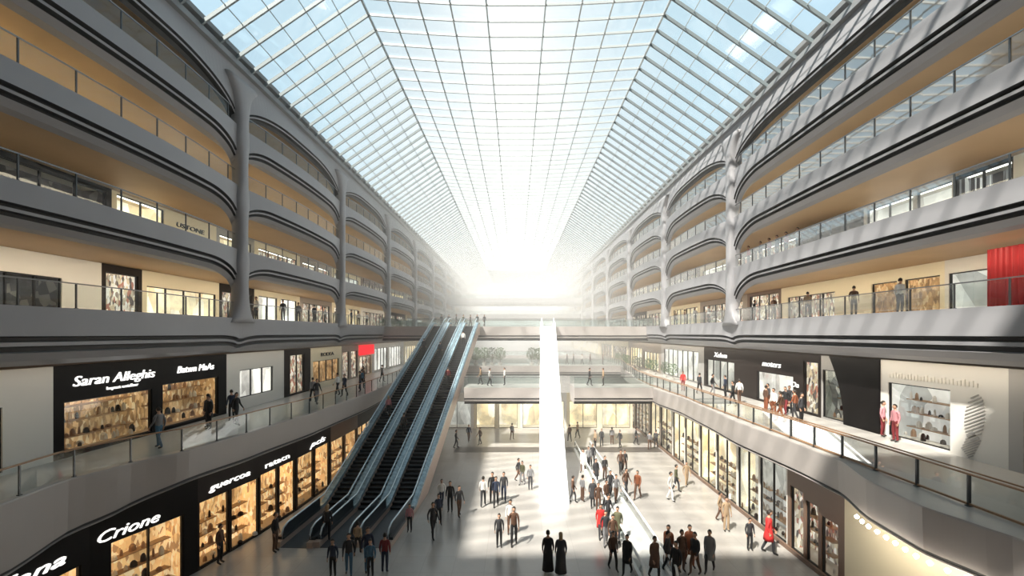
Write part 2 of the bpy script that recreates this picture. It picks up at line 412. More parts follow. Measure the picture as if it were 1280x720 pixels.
# ------------------------------------------------------------------ shops
def shop(A, B, z0, H, wall, holes, disp, label, cat='shopfront', group=None, depth=1.3, sign=None, lamp='lamp', interior='interior', mull=True, extra=None, shelves=0):
    """local x runs along the front, y into the shop, z up; holes: (u0,u1,v0,v1)"""
    A = Vector((*A, z0)); B = Vector((*B, z0)); L = (B-A).length; rz = math.atan2((B-A).y, (B-A).x)
    e = empty('shopfront', A, rz); tag(e, label, cat, group)
    us = sorted({0., L, *[u for h in holes for u in h[:2]]}); vs = sorted({0., H, *[v for h in holes for v in h[2:]]})
    T = .22; mb = MB()
    for a, b in zip(us, us[1:]):
        for c, d in zip(vs, vs[1:]):
            um, vm = (a+b)/2, (c+d)/2
            if any(h[0] < um < h[1] and h[2] < vm < h[3] for h in holes): continue
            mb.quad((a,0,c),(b,0,c),(b,0,d),(a,0,d)); mb.quad((b,T,c),(a,T,c),(a,T,d),(b,T,d))
    for (a, b, c, d) in holes:
        mb.quad((a,0,c),(a,T,c),(b,T,c),(b,0,c)); mb.quad((a,0,d),(b,0,d),(b,T,d),(a,T,d)); mb.quad((a,0,c),(a,0,d),(a,T,d),(a,T,c)); mb.quad((b,0,c),(b,T,c),(b,T,d),(b,0,d))
    for x in (0, L): mb.quad((x,0,0),(x,T,0),(x,T,H),(x,0,H))
    mb.quad((0,0,H),(L,0,H),(L,T,H),(0,T,H))
    mb.build('surround', M[wall], e)
    if holes:
        lo = min(h[0] for h in holes); hi = max(h[1] for h in holes); top = max(h[3] for h in holes)+.1; top = min(top, H)
        lo = max(0, lo-.1); hi = min(L, hi+.1)
        i = MB()
        i.quad((lo,T,0.01),(hi,T,0.01),(hi,depth,0.01),(lo,depth,0.01)); i.quad((lo,T,top),(lo,depth,top),(hi,depth,top),(hi,T,top))
        
        i.build('interior', M[interior], e)
        b = MB(); b.quad((lo,depth,0),(hi,depth,0),(hi,depth,top),(lo,depth,top)); b.quad((lo,T,0),(lo,depth,0),(lo,depth,top),(lo,T,top)); b.quad((hi,T,0),(hi,T,top),(hi,depth,top),(hi,depth,0)); b.build('lit_display_wall', D[disp], e)
        if lamp and depth > 1:
            l = MB(); l.box(lo+.2, hi-.2, .45, .6, top-.08, top-.03); l.build('strip_lamp', M[lamp], e)
        for (a, b_, c, d) in holes:
            p = MB(); p.quad((a,T*.5,c),(b_,T*.5,c),(b_,T*.5,d),(a,T*.5,d)); p.build('window_pane', M['shopglass'], e)
            f = MB(); w_ = .05
            f.box(a,a+w_,.06,.16,c,d); f.box(b_-w_,b_,.06,.16,c,d); f.box(a,b_,.06,.16,c,c+w_); f.box(a,b_,.06,.16,d-w_,d)
            if mull and b_-a > 2.4:
                n = int((b_-a)/1.7)
                for k in range(1, n+1):
                    u = a+(b_-a)*k/(n+1); f.box(u-.03,u+.03,.06,.16,c,d)
            f.build('window_frame', M['frame'], e)
            if shelves:
                s_ = MB(); rr = random.Random(int(a*100)+len(label))
                for zz in (c+.45, c+1.15, c+1.8):
                    if zz < d-.3: s_.box(a+.1, b_-.1, depth-.45, depth-.05, zz, zz+.04)
                s_.build('shelves', M['shelf'], e)
                for zz in (c+.05, c+.49, c+1.19, c+1.84):
                    if zz > d-.5: continue
                    mm = MB(); u = a+.2
                    while u < b_-.3:
                        w2 = rr.uniform(.1,.3); h2 = rr.uniform(.12,.38); yy = rr.uniform(.35,.5) if zz > c+.1 else rr.uniform(.5,1.2)
                        if rr.random() < .75:
                            mm.tube([(u+w2/2,depth-yy+.15,zz),(u+w2/2,depth-yy+.15,zz+h2*.7),(u+w2/2,depth-yy+.15,zz+h2)], [w2*.5,w2*.42,w2*.18], 8, rr.randrange(3))
                        u += w2+rr.uniform(.03,.25)
                    if mm.f:
                        g_ = mm.build('displayed_goods', [M['darkwall'], M['whitewall'], M['wood']], e); g_['kind'] = 'stuff'
    if sign:
        for (s_, u, v, size, width, mat, sh) in sign: text(s_, size, M[mat], e, (u, -.03, v), sh, .03, width=width, bold=.01)
    return e
def LY(dx, X): return X*F/dx
def X1(px): return LY(abs(px-VX), 18.8)
def leftshop(y0, y1, X, *a, **k): return shop((-X, y0), (-X, y1), *a, **k)
def rightshop(y0, y1, X, *a, **k): return shop((X, y1), (X, y0), *a, **k)     # y0 near, y1 far; local x runs from far to near
H1 = 3.86
# level one, left
leftshop(9.5, 18.2, 18.8, 6, H1, 'whitewall', [(.8,6.9,.1,2.5)], 'gold', 'white panelled shop with amber window at the left edge of the middle gallery', shelves=1)
leftshop(18.2, 29.1, 18.8, 6, H1, 'blackwall', [(.45,4.95,.15,2.35),(5.65,10.1,.15,2.5)], 'gold', 'wide black shopfront with two white script signs on the middle left gallery', shelves=1, mull=False,
         sign=[('Saran Alleghis', 2.9, 2.95, .62, 4.3, 'signwhite', .25), ('bayant ontdhur', 3.2, 2.62, .2, 1.7, 'signwhite', 0), ('Batwn MaAs', 8.1, 3.0, .55, 3.0, 'signwhite', .25)])
leftshop(29.1, 36.3, 18.8, 6, H1, 'whitewall', [(1.4,5.6,.8,2.7)], 'white', 'white shopfront with a pale lit window right of the black double shop', lamp='lampw', interior='interiorw')
leftshop(36.3, 41.0, 18.8, 6, H1, 'darkwall', [(1.0,3.5,.1,3.4)], 'merch', 'narrow dark shopfront with tall lit window on the middle left gallery')
leftshop(41.0, 48.3, 18.8, 6, H1, 'creamwall', [(.5,6.6,.5,2.6)], 'gold', 'golden cream shopfront with wide window on the middle left gallery', sign=[('RODEA', 3.6, 3.0, .5, 3, 'signblack', 0)])
leftshop(48.3, 53.4, 18.8, 6, H1, 'taupewall', [(.3,2.2,.1,3.2),(2.8,4.8,.1,3.2)], 'merch', 'taupe shopfront with two slim windows left of the red sign')
e = leftshop(53.4, 58.5, 18.8, 6, H1, 'creamwall', [(.4,4.6,.1,2.4)], 'merch', 'shop under a glowing red sign box on the middle left gallery')
m = MB(); m.box(.1,4.9,-.35,-.02,2.6,3.8); m.build('red_sign_box', M['redlit'], e)
leftshop(58.5, 75, 18.8, 6, H1, 'whitewall', [(1,7,.2,3.2),(8,15,.2,3.2)], 'white', 'long white shopfront beside the escalator heads on the middle left gallery', lamp='lampw', interior='interiorw')
leftshop(75, 100, 18.8, 6, H1, 'creamwall', [(1,11,.2,3),(13,24,.2,3)], 'cream', 'long cream shopfront at the far end of the middle left gallery', lamp='lampw')
leftshop(100, 200, 18.8, 6, H1, 'creamwall', [(2,47,.2,3),(52,97,.2,3)], 'merch', 'farthest row of lit shop windows on the middle left gallery', lamp=None, mull=False)
# level one, right (local u runs from far to near)
rightshop(9, 17.1, 18.8, 6, H1, 'greywall', [(.5,7.4,.1,2.3)], 'green', 'grey shopfront with dim greenish window at the right edge of the middle gallery')
e = rightshop(17.1, 23.1, 18.8, 6, H1, 'whitewall', [(.45,3.7,.1,2.75)], 'grey', 'white shopfront with a large grey window and hatched emblem on the right', lamp='lampw', interior='interiorw', shelves=1, mull=False)
hm = MB()
for k in range(13):
    t = (k-6)/6.5; ww = .52*math.sqrt(1-t*t)
    hm.bar((4.75-ww*.8, -.02, 1.75+t*.95-ww*.45), (4.75+ww*.8, -.02, 1.75+t*.95+ww*.45), .02, .045, up=(0,0,1))
for k in range(11):
    t = (k-5)/5.5; ww = .42*(1-abs(t))+.08
    hm.bar((4.6-ww*.8, -.02, .62+t*.55-ww*.5), (4.6+ww*.8, -.02, .62+t*.55+ww*.5), .02, .04, up=(0,0,1))
hm.build('hatched_emblem', M['greywall'], e)
hm = MB()
for k in range(26): hm.box(.5+k*.17, .62+k*.17, -.03, 0, 3.0, 3.0+.28*(.6+.4*((k*7)%5)/4))
hm.build('faint_lettering', M['interiorw'], e)
# black curved panel
e = rightshop(23.1, 25.3, 18.8, 6, H1, 'blackwall', [], 'dark', 'black curved panel left of the white shopfront on the right')
cm = MB(); npt = 14; arc = [(-.0-.9*math.cos(PI/2*k/npt)*1.0, 3.86*k/npt) for k in range(npt+1)]
arc = [( -.35+1.2*(v/H1)**2*-1, v) for _, v in [(0, H1*k/npt) for k in range(npt+1)]]
cm.add([(u,-.06,v) for u, v in arc]+[(2.2,-.06,H1),(2.2,-.06,0)], [tuple(range(npt+3))[::-1]])
cm.build('curved_edge', M['blackwall'], e)
rightshop(25.3, 27.6, 18.8, 6, H1, 'greywall', [(.1,2.2,.1,3.0)], 'green', 'grey glass shopfront beside the black curved panel on the right', shelves=1)
rightshop(27.6, 29.4, 18.8, 6, H1, 'darkwall', [(.1,1.5,.1,3.4)], 'merch', 'slim lit display case between black panels on the right', lamp='lampw')
rightshop(29.4, 36.3, 18.8, 6, H1, 'darkwall', [(1.3,5.9,.1,2.3)], 'white', 'dark shopfront with white window and small script sign on the right', lamp='lampw', sign=[('moters', 3.3, 2.75, .6, 2.4, 'signwhite', .25), ('TOa', 5.9, 1.6, .5, 1.2, 'signwhite', .2)], mull=False)
rightshop(36.3, 44.8, 18.8, 6, H1, 'darkwall', [(.5,6.2,.1,2.7)], 'grey', 'dark shopfront with pale green window and Xelwn sign on the right', lamp='lampw', sign=[('Xelwn', 3.6, 3.0, .65, 2.6, 'signwhite', .25)])
rightshop(44.8, 58, 18.8, 6, H1, 'greywall', [(1,11.8,.1,3.3)], 'white', 'cool white glass shopfront behind the person in red on the right', lamp='lampw', interior='interiorw')
rightshop(58, 75, 18.8, 6, H1, 'taupewall', [(1,8,.1,3.0),(9,16,.1,2.6)], 'cream', 'taupe and cream shopfront on the far right of the middle gallery', lamp='lampw')
rightshop(75, 100, 18.8, 6, H1, 'creamwall', [(1,12,.1,3.0),(13,24,.1,2.9)], 'merch', 'cream shopfront with crowded windows far down the middle right gallery', lamp=None)
rightshop(100, 200, 18.8, 6, H1, 'creamwall', [(2,47,.1,3),(52,97,.1,3)], 'cream', 'farthest row of lit shop windows on the middle right gallery', lamp=None, mull=False)

# upper galleries
XU = 22.2
def ux(px): return XU*F/abs(px-VX)
UP = {}
# (y0, y1, wall, holes as fractions, display, words)
def far_units(side, lv, y0):
    kinds = {2: [('creamwall','cream'),('whitewall','merch'),('darkwall','merch'),('creamwall','white'),('taupewall','merch')],
             3: [('taupewall','merch'),('creamwall','white'),('brownwall','merch'),('greywall','cream'),('creamwall','merch')],
             4: [('creamwall','merch'),('taupewall','cream'),('greywall','green'),('creamwall','white'),('taupewall','merch')],
             5: [('greywall','green'),('taupewall','merch'),('creamwall','cream'),('greywall','grey'),('taupewall','merch')]}[lv]
    out = []; edges = [y for y in (31, 38, 46, 54, 64, 76, 90, 108, 135, 168, 202) if y > y0+3]; a = y0
    for i, b in enumerate(edges):
        w_, d_ = kinds[(i+lv+(side > 0)*2) % 5]
        out.append((a, b, w_, [(.08,.46,0,.82),(.54,.92,0,.82)] if (i+lv) % 2 else [(.08,.92,0,.8)], d_, None)); a = b
    return out
UP[(-1,2)] = [(9, 16.5, 'whitewall', [(.2,.9,0,.6)], 'dark', 'white shopfront with dark window, nearest unit of the lowest left upper gallery'),
              (16.5, 24, 'whitewall', [(.25,.72,0,.62)], 'dark', 'white panelled shopfront with one dark doorway on the lowest left upper gallery'),
              (24, 26.6, 'darkwall', [(.1,.9,0,.85)], 'merch', 'dark narrow shopfront beside the white panels on the left'),
              (26.6, 33.5, 'creamwall', [(.05,.95,0,.68)], 'cream', 'yellow cream shopfront left of the nearest left pillar')] + far_units(-1, 2, 33.5)
UP[(-1,3)] = [(9, 24.6, 'blackwall', [(.02,.98,0,.9)], 'dark', 'dim unlit shop on the second left upper gallery'),
              (24.6, 28.6, 'creamwall', [(.08,.92,0,.95)], 'cream', 'pale glass corner bay beside the curved cream shop on the left'),
              (28.6, 33.2, 'creamwall', [(.04,.90,0,.52)], 'merch', 'cream shopfront with black letters above its window on the left')] + far_units(-1, 3, 33.2)
UP[(-1,4)] = [(9, 27.0, 'creamwall', [], 'cream', 'plain cream lit wall unit of the third left upper gallery'),
              (27.0, 31, 'brownwall', [(.1,.95,0,.85)], 'white', 'shop with bright white goods on the third left upper gallery')] + far_units(-1, 4, 31)
UP[(-1,5)] = [(9, 25, 'greywall', [(.03,.97,0,.8)], 'dark', 'dim blue grey shop on the topmost left gallery'),
              (25, 31, 'greywall', [(.1,.95,0,.8)], 'green', 'grey shop with glinting goods on the topmost left gallery')] + far_units(-1, 5, 31)
UP[(1,2)] = [(9, 19.0, 'whitewall', [(.1,.55,0,.8)], 'grey', 'white shopfront behind the red banner on the lowest right upper gallery'),
             (19.0, 23.2, 'whitewall', [(.05,.5,0,.75)], 'grey', 'white shopfront with a broad pier on the lowest right upper gallery'),
             (23.2, 28.5, 'creamwall', [(.1,.45,0,.75),(.55,.95,0,.75)], 'gold', 'cream shopfront with two golden windows on the lowest right upper gallery'),
             (28.5, 37.5, 'creamwall', [(.1,.7,0,.7)], 'merch', 'long cream shopfront with goods in one window on the lowest right upper gallery'),
             (37.5, 43, 'brownwall', [(.08,.92,0,.9)], 'merch', 'brown framed shopfront with reddish goods beneath the nearest right pillar')] + far_units(1, 2, 43)
UP[(1,3)] = [(9, 20.0, 'whitewall', [(.1,.9,0,.95)], 'white', 'bright white shopfront at the right edge of the second upper gallery'),
             (20.0, 22.7, 'darkwall', [(.02,.98,0,.95)], 'stripe', 'black and white striped shop display on the second right upper gallery'),
             (22.7, 28.6, 'whitewall', [(.04,.60,0,.95),(.64,.98,0,.95)], 'white', 'bright white glass shopfront right of a dark shop on the second right gallery'),
             (28.6, 35, 'blackwall', [(.03,.97,0,.92)], 'dark', 'black shopfront behind steel posts on the second right upper gallery'),
             (35, 42, 'taupewall', [(.05,.95,0,.9)], 'merch', 'shop with pink and dark goods beside the nearest right pillar')] + far_units(1, 3, 42)
UP[(1,4)] = [(9, 25.5, 'greywall', [(.03,.97,0,.45)], 'white', 'grey shopfront with a low bright window strip on the third right upper gallery'),
             (25.5, 32, 'creamwall', [(.05,.95,0,.9)], 'merch', 'cream shop with jumbled goods on the third right upper gallery'),
             (32, 40, 'creamwall', [(.05,.95,0,.85)], 'cream', 'warm cream shopfront beside the pillar on the third right upper gallery')] + far_units(1, 4, 40)
UP[(1,5)] = [(9, 30, 'greywall', [(.03,.97,0,.85)], 'dark', 'dim blue grey shop on the topmost right gallery'),
             (30, 40, 'greywall', [(.05,.95,0,.85)], 'merch', 'shop with bright goods left of the dim one on the topmost right gallery')] + far_units(1, 5, 40)
HU = {2: 16.6-1.6-12.17, 3: 20.74-1.6-16.6, 4: 24.6-1.6-20.74, 5: 26.8-24.6}
GN = {2: 'lowest', 3: 'second', 4: 'third', 5: 'topmost'}
for (side, lv), lst in UP.items():
    n = 0
    for (a, b, wl, hs, dp, lb) in lst:
        n += 1; L = b-a; H = HU[lv]-.02
        if side > 0: hs_ = [(u0*L, u1*L, v0*H+.02, v1*H) for (u0,u1,v0,v1) in hs]
        else: hs_ = [(u0*L, u1*L, v0*H+.02, v1*H) for (u0,u1,v0,v1) in hs]
        lab = lb or '%s shop on the %s upper gallery of the %s facade, %s from the camera' % ({'creamwall':'cream','whitewall':'white','darkwall':'dark','taupewall':'taupe','brownwall':'bronze','greywall':'grey','blackwall':'black'}[wl], GN[lv], SN[side], ORD[n-1])
        fn = leftshop if side < 0 else rightshop
        sg = [('USTONE', L*.42, H*.64, .42, 2.6, 'signblack', .1)] if lb and 'black letters' in lb else None
        e = fn(a, b, XU, ZT[lv], H, wl, hs_, dp, lab, group='shops of the upper galleries', depth=1.4, lamp=('lampw' if (dp not in ('dark',) and b < 60) else None),
               interior='interior' if dp in ('gold','amber','cream','merch') else 'interiorw', sign=sg)
# red banner
b = MB()
pts = []
for k in range(41):
    pts.append((k*.045, .05*math.sin(k*1.3)))
for (a, b2) in zip(pts, pts[1:]):
    b.quad((a[0],a[1],0),(b2[0],b2[1],0),(b2[0],b2[1],2.55),(a[0],a[1],2.55)); 
    b.quad((a[0],a[1]+.02,0),(a[0],a[1]+.02,2.55),(b2[0],b2[1]+.02,2.55),(b2[0],b2[1]+.02,0))
o = b.build('hanging_banner', M['red'], smooth=True); o.location = (20.3, 19.3, ZT[2]+.08); o.rotation_euler = (0,0,-PI/2)
tag(o, 'tall red pleated banner at the right edge above the lowest upper gallery', 'banner')

# ground floor shops, left
LW = lambda y: interp([(1,16.4),(16,16.4),(18,15.95),(21,15.0),(24,14.35),(30,13.75),(39,13.4),(50,13.6),(60,14.6),(75,17)], y)
cuts = [(6,12.5,'blackwall','amber'),(12.5,17.0,'blackwall','amber'),(17.0,21.1,'blackwall','amber'),(21.1,25.0,'darkwall','amber'),(25.0,28.4,'darkwall','amber'),(28.4,33,'darkwall','amber'),(33,38,'brownwall','amber'),(38,46,'darkwall','amber'),(46,58,'darkwall','gold')]
labs = ['black ground floor shop in the near left corner','black ground floor shop under the first script letters at bottom left','black ground floor shop with amber window and script sign at bottom left',
        'ground floor shop with two tall amber windows beside the black wall','ground floor shop with bright amber windows behind the standing figure on the left','amber lit ground floor shop just left of the escalator foot',
        'bronze framed amber shop beside the lowest escalator steps','dark framed amber shop behind the rising escalator','far ground floor shop hidden partly under the left walkway']
signs = {1:[('Iana', 2.6, 2.95, .6, 1.9, 'signwhite', .35)], 2:[('Crione', 1.3, 3.1, .6, 2.3, 'signwhite', .35)], 3:[('guercoa', 1.9, 3.55, .45, 2.6, 'signwhite', .25)], 4:[('ratacn', 1.5, 3.55, .45, 2.2, 'signwhite', 0)], 5:[('pcls', 2.6, 3.55, .5, 2.2, 'signwhite', .4)]}
for i, (a, b, wl, dp) in enumerate(cuts):
    L = math.hypot(b-a, LW(a)-LW(b))
    hs = {1:[(2.6,4.2,.05,2.6)], 2:[(.7,3.6,.05,2.95)], 3:[(.1,1.85,.05,3.2),(2.0,3.9,.05,3.2)], 4:[(.05,1.6,.05,3.3),(1.7,3.3,.05,3.3)], 5:[(.1,2.2,.05,3.3),(2.35,4.5,.05,3.3)]}.get(i, [(.1,L*.48,.05,3.2),(L*.52,L-.1,.05,3.2)])
    hz = 4.42
    shop((-LW(a), a), (-LW(b), b), 0, hz, wl, hs, dp, labs[i], depth=1.1, sign=signs.get(i), shelves=1)
# ground floor shops, right (X = 14)
rc = [(8,11.5,'creamwall','cream',[(.5,3.0,.1,2.2)],'cream ground floor wall unit in the near right corner'),
      (11.5,19.5,'creamwall','white',[],'plain pale ground floor wall under the row of small lights at bottom right'),
      (19.5,23.6,'brownwall','merch',[(.25,1.3,.05,3.3),(1.5,2.4,.05,3.0),(2.6,3.7,.05,2.7)],'bronze ground floor shopfront with three tall lit windows at lower right'),
      (23.6,29,'whitewall','grey',[(.1,2.55,.05,4.1),(2.7,5.3,.05,4.1)],'glass ground floor shop behind the person in a red jacket'),
      (29,35,'whitewall','cream',[(.1,2.9,.05,4.1),(3.0,5.9,.05,4.1)],'glass ground floor shop with white piers at the middle of the right side'),
      (35,41,'whitewall','cream',[(.1,2.9,.05,4.1),(3.0,5.9,.05,4.1)],'cream lit glass ground floor shop farther along the right side'),
      (41,48,'taupewall','cream',[(.2,3.3,.05,4.1),(3.6,6.8,.05,4.1)],'taupe framed ground floor shop next to the dark stone band'),
      (48,60,'taupewall','merch',[(.4,5.6,.05,4.1),(6.2,11.6,.05,4.1)],'farthest ground floor shop on the right side')]
for (a, b, wl, dp, hs, lb) in rc:
    shop((14.3, b), (14.3, a), 0, 4.4, wl, hs, dp, lb, depth=1.2, lamp='lampw', shelves=1, interior='interiorw')
# string of small round lights under the right walkway
for k in range(12):
    y = 16.6-.42*k
    m = MB(); m.tube([(0,0,.06),(0,0,.0),(0,0,-.07)], [.03,.075,.03], 8)
    o = m.build('round_lamp', M['rowlamp'], smooth=True); o.location = (interp(EDGE[1], y)-.06, y, 4.42)
    tag(o, 'small round white lamp in the row under the right walkway edge', 'lamp', 'lamps under the right walkway edge')
# kick rail at base of right glass shops
m = MB(); m.bar((14.1,19.5,.10),(14.1,60,.10),.12,.2); o = m.build('baseboard_right', M['brownwall']); struct(o)

# ------------------------------------------------------------------ bridges
def bridge(y, depth, zt, x0, x1, label, h=1.35, rail=True, mat='walkband', back=True):
    e = empty('footbridge', ((x0+x1)/2, y, zt)); tag(e, label, 'bridge', 'footbridges across the atrium')
    hw = (x1-x0)/2
    prof = [(0,0,1),(0,-h*.62,0),(.15,-h*.64,2),(.15,-h*.72,0),(.04,-h*.74,0),(.08,-h*.82,2),(.35,-h*.84,2),(.35,-h,0)]
    mb = MB()
    pts = [(yy, zz) for yy, zz, _ in prof] + [(depth-.35,-h),(depth,-h*.6),(depth,0)]
    ms = [0,0,2,0,0,2,2,0,0,0,1]  # recessed lower face coloured dark, standing in for its shade
    b0 = len(mb.v)
    for x in (-hw, hw): mb.v += [(x, yy, zz) for yy, zz in pts]
    n = len(pts)
    for j in range(n): mb.f.append([j, (j+1) % n, n+(j+1) % n, n+j][::-1]); mb.m.append(ms[j])
    mb.f.append(list(range(n))); mb.m.append(0); mb.f.append(list(range(n, 2*n))[::-1]); mb.m.append(0)
    mb.build('deck', [M[mat], M['deckfloor'], M['groove']], e)
    for yy, nm in ((.1,'glass_panel'), (depth-.1,'glass_panel')):
        g = MB(); g.quad((-hw,yy,.03),(hw,yy,.03),(hw,yy,.95),(-hw,yy,.95)); g.build(nm, M['glass'], e)
        r = MB(); r.bar((-hw,yy,1.0),(hw,yy,1.0),.07,.05); r.build('handrail', M['rail'], e)
    return e
bridge(43, 3.5, 6.0, -5.0, 2.4, 'nearest footbridge section between the escalators and the bright ramp', 1.6)
bridge(43, 3.5, 6.0, 5.6, 13.2, 'nearest footbridge section between the bright ramp and the right walkway', 1.6)
bridge(72, 4, 6.0, -16.5, 16.9, 'second footbridge at the middle gallery with trees on it', 1.6)
bridge(60, 5, 12.15, -18, 18, 'footbridge at the heads of the escalators', 1.9)
bridge(120, 4, 20.7, -18, 18, 'high far footbridge below the glass roof', 2.0, mat='concrete')
bridge(124, 4, 16.6, -18, 18, 'far footbridge just under the highest one', 1.8, mat='concrete')
bridge(105, 4, 12.15, -18, 18, 'far footbridge level with the escalator heads', 1.8, mat='concrete')
bridge(105, 4, 6.0, -17, 17, 'farthest footbridge at the middle gallery', 1.8)
bridge(160, 4, 12.15, -18, 18, 'last footbridge before the glazed end, level with the escalator heads', 1.8, mat='concrete')
# pavilion shops across the far floor
for i, (a, b, wl, dp) in enumerate([(-13,-5,'whitewall','grey'),(-5,.5,'creamwall','cream'),(.5,6,'whitewall','cream'),(6,13.8,'creamwall','cream')]):
    L = b-a
    shop((a, 53), (b, 53), 0, 4.2, wl, [(.3,L*.46,.05,3.2),(L*.54,L-.3,.05,3.2)], dp, '%s kiosk shop facing the camera under the bridges, %s from the left' % ({'whitewall':'white','creamwall':'cream'}[wl], ORD[i]), depth=2.2, lamp='lampw', interior='interiorw')

# ------------------------------------------------------------------ escalators
def escalator(bx, by, tx, ty, rise, width, label, group, deck, rail, stepm, trussm, newel, flat=5.0, topflat=2.5, stepw=None):
    """runs from (bx,by) on the floor to (tx,ty) at height rise"""
    L = math.hypot(tx-bx, ty-by); rz = math.atan2(ty-by, tx-bx)-PI/2
    e = empty('escalator', (bx, by, 0), rz); tag(e, label, 'escalator', group)
    hw = width/2; sw = (stepw or width*.68)/2
    def zc(s):
        if s < flat: return 0.
        if s > flat+(L-flat-topflat): return rise
        return rise*(s-flat)/(L-flat-topflat)
    ss = [0, flat-.6, flat, flat+.8] + [flat+(L-flat-topflat)*k/10 for k in range(1, 10)] + [L-topflat-.8, L-topflat, L]
    # truss and side cladding
    mb = MB(); rings = []
    for s in ss:
        z = zc(s); lo = max(0.0, z-1.15); rings.append([(-hw,s,lo),(hw,s,lo),(hw,s,z+.28),(-hw,s,z+.28)])
    mb2 = MB()
    for side in (-1, 1):
        x0, x1 = sorted((side*hw, side*(sw+.02)))
        mb.ring([[(x0,s,max(0,zc(s)-1.15)),(x1,s,max(0,zc(s)-1.15)),(x1,s,zc(s)+.3),(x0,s,zc(s)+.3)] for s in ss])
    mb.ring([[(-sw-.02,s,max(0,zc(s)-1.15)),(sw+.02,s,max(0,zc(s)-1.15)),(sw+.02,s,max(0.005,zc(s)-.5)),(-sw-.02,s,max(0.005,zc(s)-.5))] for s in ss])
    mb.build('truss', M[trussm], e)
    # steps
    st = MB(); run = .42; n = int((L-flat-topflat)/run); run = (L-flat-topflat)/n; rs = rise/n
    st.box(-sw, sw, 0, run+.02, -rs-.05, 0, 0); st.box(-sw, sw, -.02, .03, -.03, .012, 1)
    sme = st.mesh('step', [M[stepm], M['stepedge'] if stepm == 'step' else M[stepm]])
    for k in range(n): link('step', sme, e, (0, flat+run*k, rs*(k+1)-.001))
    pl = MB(); pl.box(-sw, sw, 0, flat, 0.0, .02); pl.build('floor_plate', M['stepedge'] if stepm == 'step' else M[stepm], e)
    pl = MB(); pl.box(-sw, sw, L-topflat, L, rise-.5, rise+.01); pl.build('floor_plate', M['stepedge'] if stepm == 'step' else M[stepm], e)
    for side in (-1, 1):
        xa, xb = side*hw, side*sw
        d = MB(); d.ring([[(min(xa,xb),s,zc(s)+.3),(max(xa,xb),s,zc(s)+.3),(max(xa,xb)-.0,s,zc(s)+.5),(min(xa,xb)+.0,s,zc(s)+.5)] for s in ss if s >= flat-.7])
        d.build('inclined_deck', M[deck], e)
        d = MB(); d.ring([[(min(xa,xb),s,.3),(max(xa,xb),s,.3),(max(xa,xb),s,.45),(min(xa,xb),s,.45)] for s in (.3, 1.5, flat-.7)]); d.build('foot_deck', M[newel], e)
        xm = side*(sw+.08)
        g = MB()
        for a, b in zip(ss, ss[1:]):
            if a < flat-.7: continue
            g.quad((xm,a,zc(a)+.5),(xm,b,zc(b)+.5),(xm,b,zc(b)+.98),(xm,a,zc(a)+.98))
        g.build('glass_panel', M['glass'], e)
        nw = MB()
        nw.ring([[(xm-.05,s,.3),(xm+.05,s,.3),(xm+.05,s,h),(xm-.05,s,h)] for s, h in ((.35,.6),(.5,.85),(.9,.98),(flat-.65,1.0))]); nw.build('newel', M[newel], e)
        r = MB(); pth = [(xm,.32,.35),(xm,.25,.6),(xm,.4,.88),(xm,.85,1.02)]+[(xm,s,zc(s)+1.03) for s in ss if s > 1]
        r.tube(pth, .05, 8); r.build('handrail', M[rail], e, smooth=True)
    return e
W3 = 2.05
for k in range(3):
    bx = -12.4+W3*(k+.5); tx = -10.95+W3*(k+.5)
    escalator(bx-.25, 23.4, tx, 60.0, 12.15, W3-.03, ['left', 'middle', 'right'][k]+' one of the three long black stepped escalators with blue balustrades', 'three parallel escalators',
              'bluedeck', 'bluerail', 'step', 'truss', 'newel', flat=5.0, topflat=1.5)
escalator(2.5, 29.4, 4.25, 60.0, 12.15, 1.95, 'bright white ramp with added sun glow rising through the middle of the atrium', None, 'wram', 'wram', 'wram', 'wram', 'wram', flat=.8, topflat=1.2, stepw=1.4)

# moving walkway on the floor
e = empty('moving_walkway', (6.35, 19.5, 0)); tag(e, 'white railed moving walkway set in the sunlit floor among the crowd', 'moving walkway')
m = MB(); m.box(-.7,.7,0,23.5,0,.05); m.build('belt', M['white'], e)
for sx in (-1, 1):
    m = MB(); m.box(sx*.72-.08, sx*.72+.08, 0, 23.5, 0, .22); m.build('skirt', M['white'], e)
    g = MB(); g.quad((sx*.72,.3,.22),(sx*.72,23.2,.22),(sx*.72,23.2,.9),(sx*.72,.3,.9)); g.build('glass_panel', M['glass'], e)
    r = MB(); r.tube([(sx*.72,.2,.25),(sx*.72,.05,.6),(sx*.72,.3,.92),(sx*.72,23.2,.92),(sx*.72,23.45,.6),(sx*.72,23.3,.25)], .06, 8); r.build('handrail', M['white'], e, smooth=True)

# ------------------------------------------------------------------ plants
def foliage(r, h, n, rnd):
    mb = MB()
    for _ in range(n):
        th = rnd.uniform(0, 2*PI); u = rnd.random()**.5; zz = rnd.uniform(-1, 1); rad = r*u*math.sqrt(max(.05, 1-zz*zz*.8))
        c = Vector((math.cos(th)*rad, math.sin(th)*rad, h+zz*r*1.05)); a = Vector((rnd.uniform(-1,1), rnd.uniform(-1,1), rnd.uniform(-1,1))).normalized(); b = a.orthogonal().normalized(); s = rnd.uniform(.09,.17)
        mb.add([c-a*s, c-b*s*.5, c+a*s, c+b*s*.5], [(0,1,2,3)])
    return mb
rnd = random.Random(3)
tree_f = foliage(1.0, 2.0, 420, rnd).mesh('foliage', [M['leaf']])
t = MB(); t.tube([(0,0,.4),(.03,0,1.0),(0,.02,1.9)], [.07,.05,.03], 7); t.tube([(0,0,1.3),(.3,.1,2.0)], [.03,.015], 6); t.tube([(0,0,1.2),(-.3,-.1,2.0)], [.03,.015], 6); tree_t = t.mesh('trunk', [M['bark']])
t = MB(); t.tube([(0,0,0),(0,0,.45),(0,0,.5)], [.3,.42,.42], 14); tree_p = t.mesh('pot', [M['pot']])
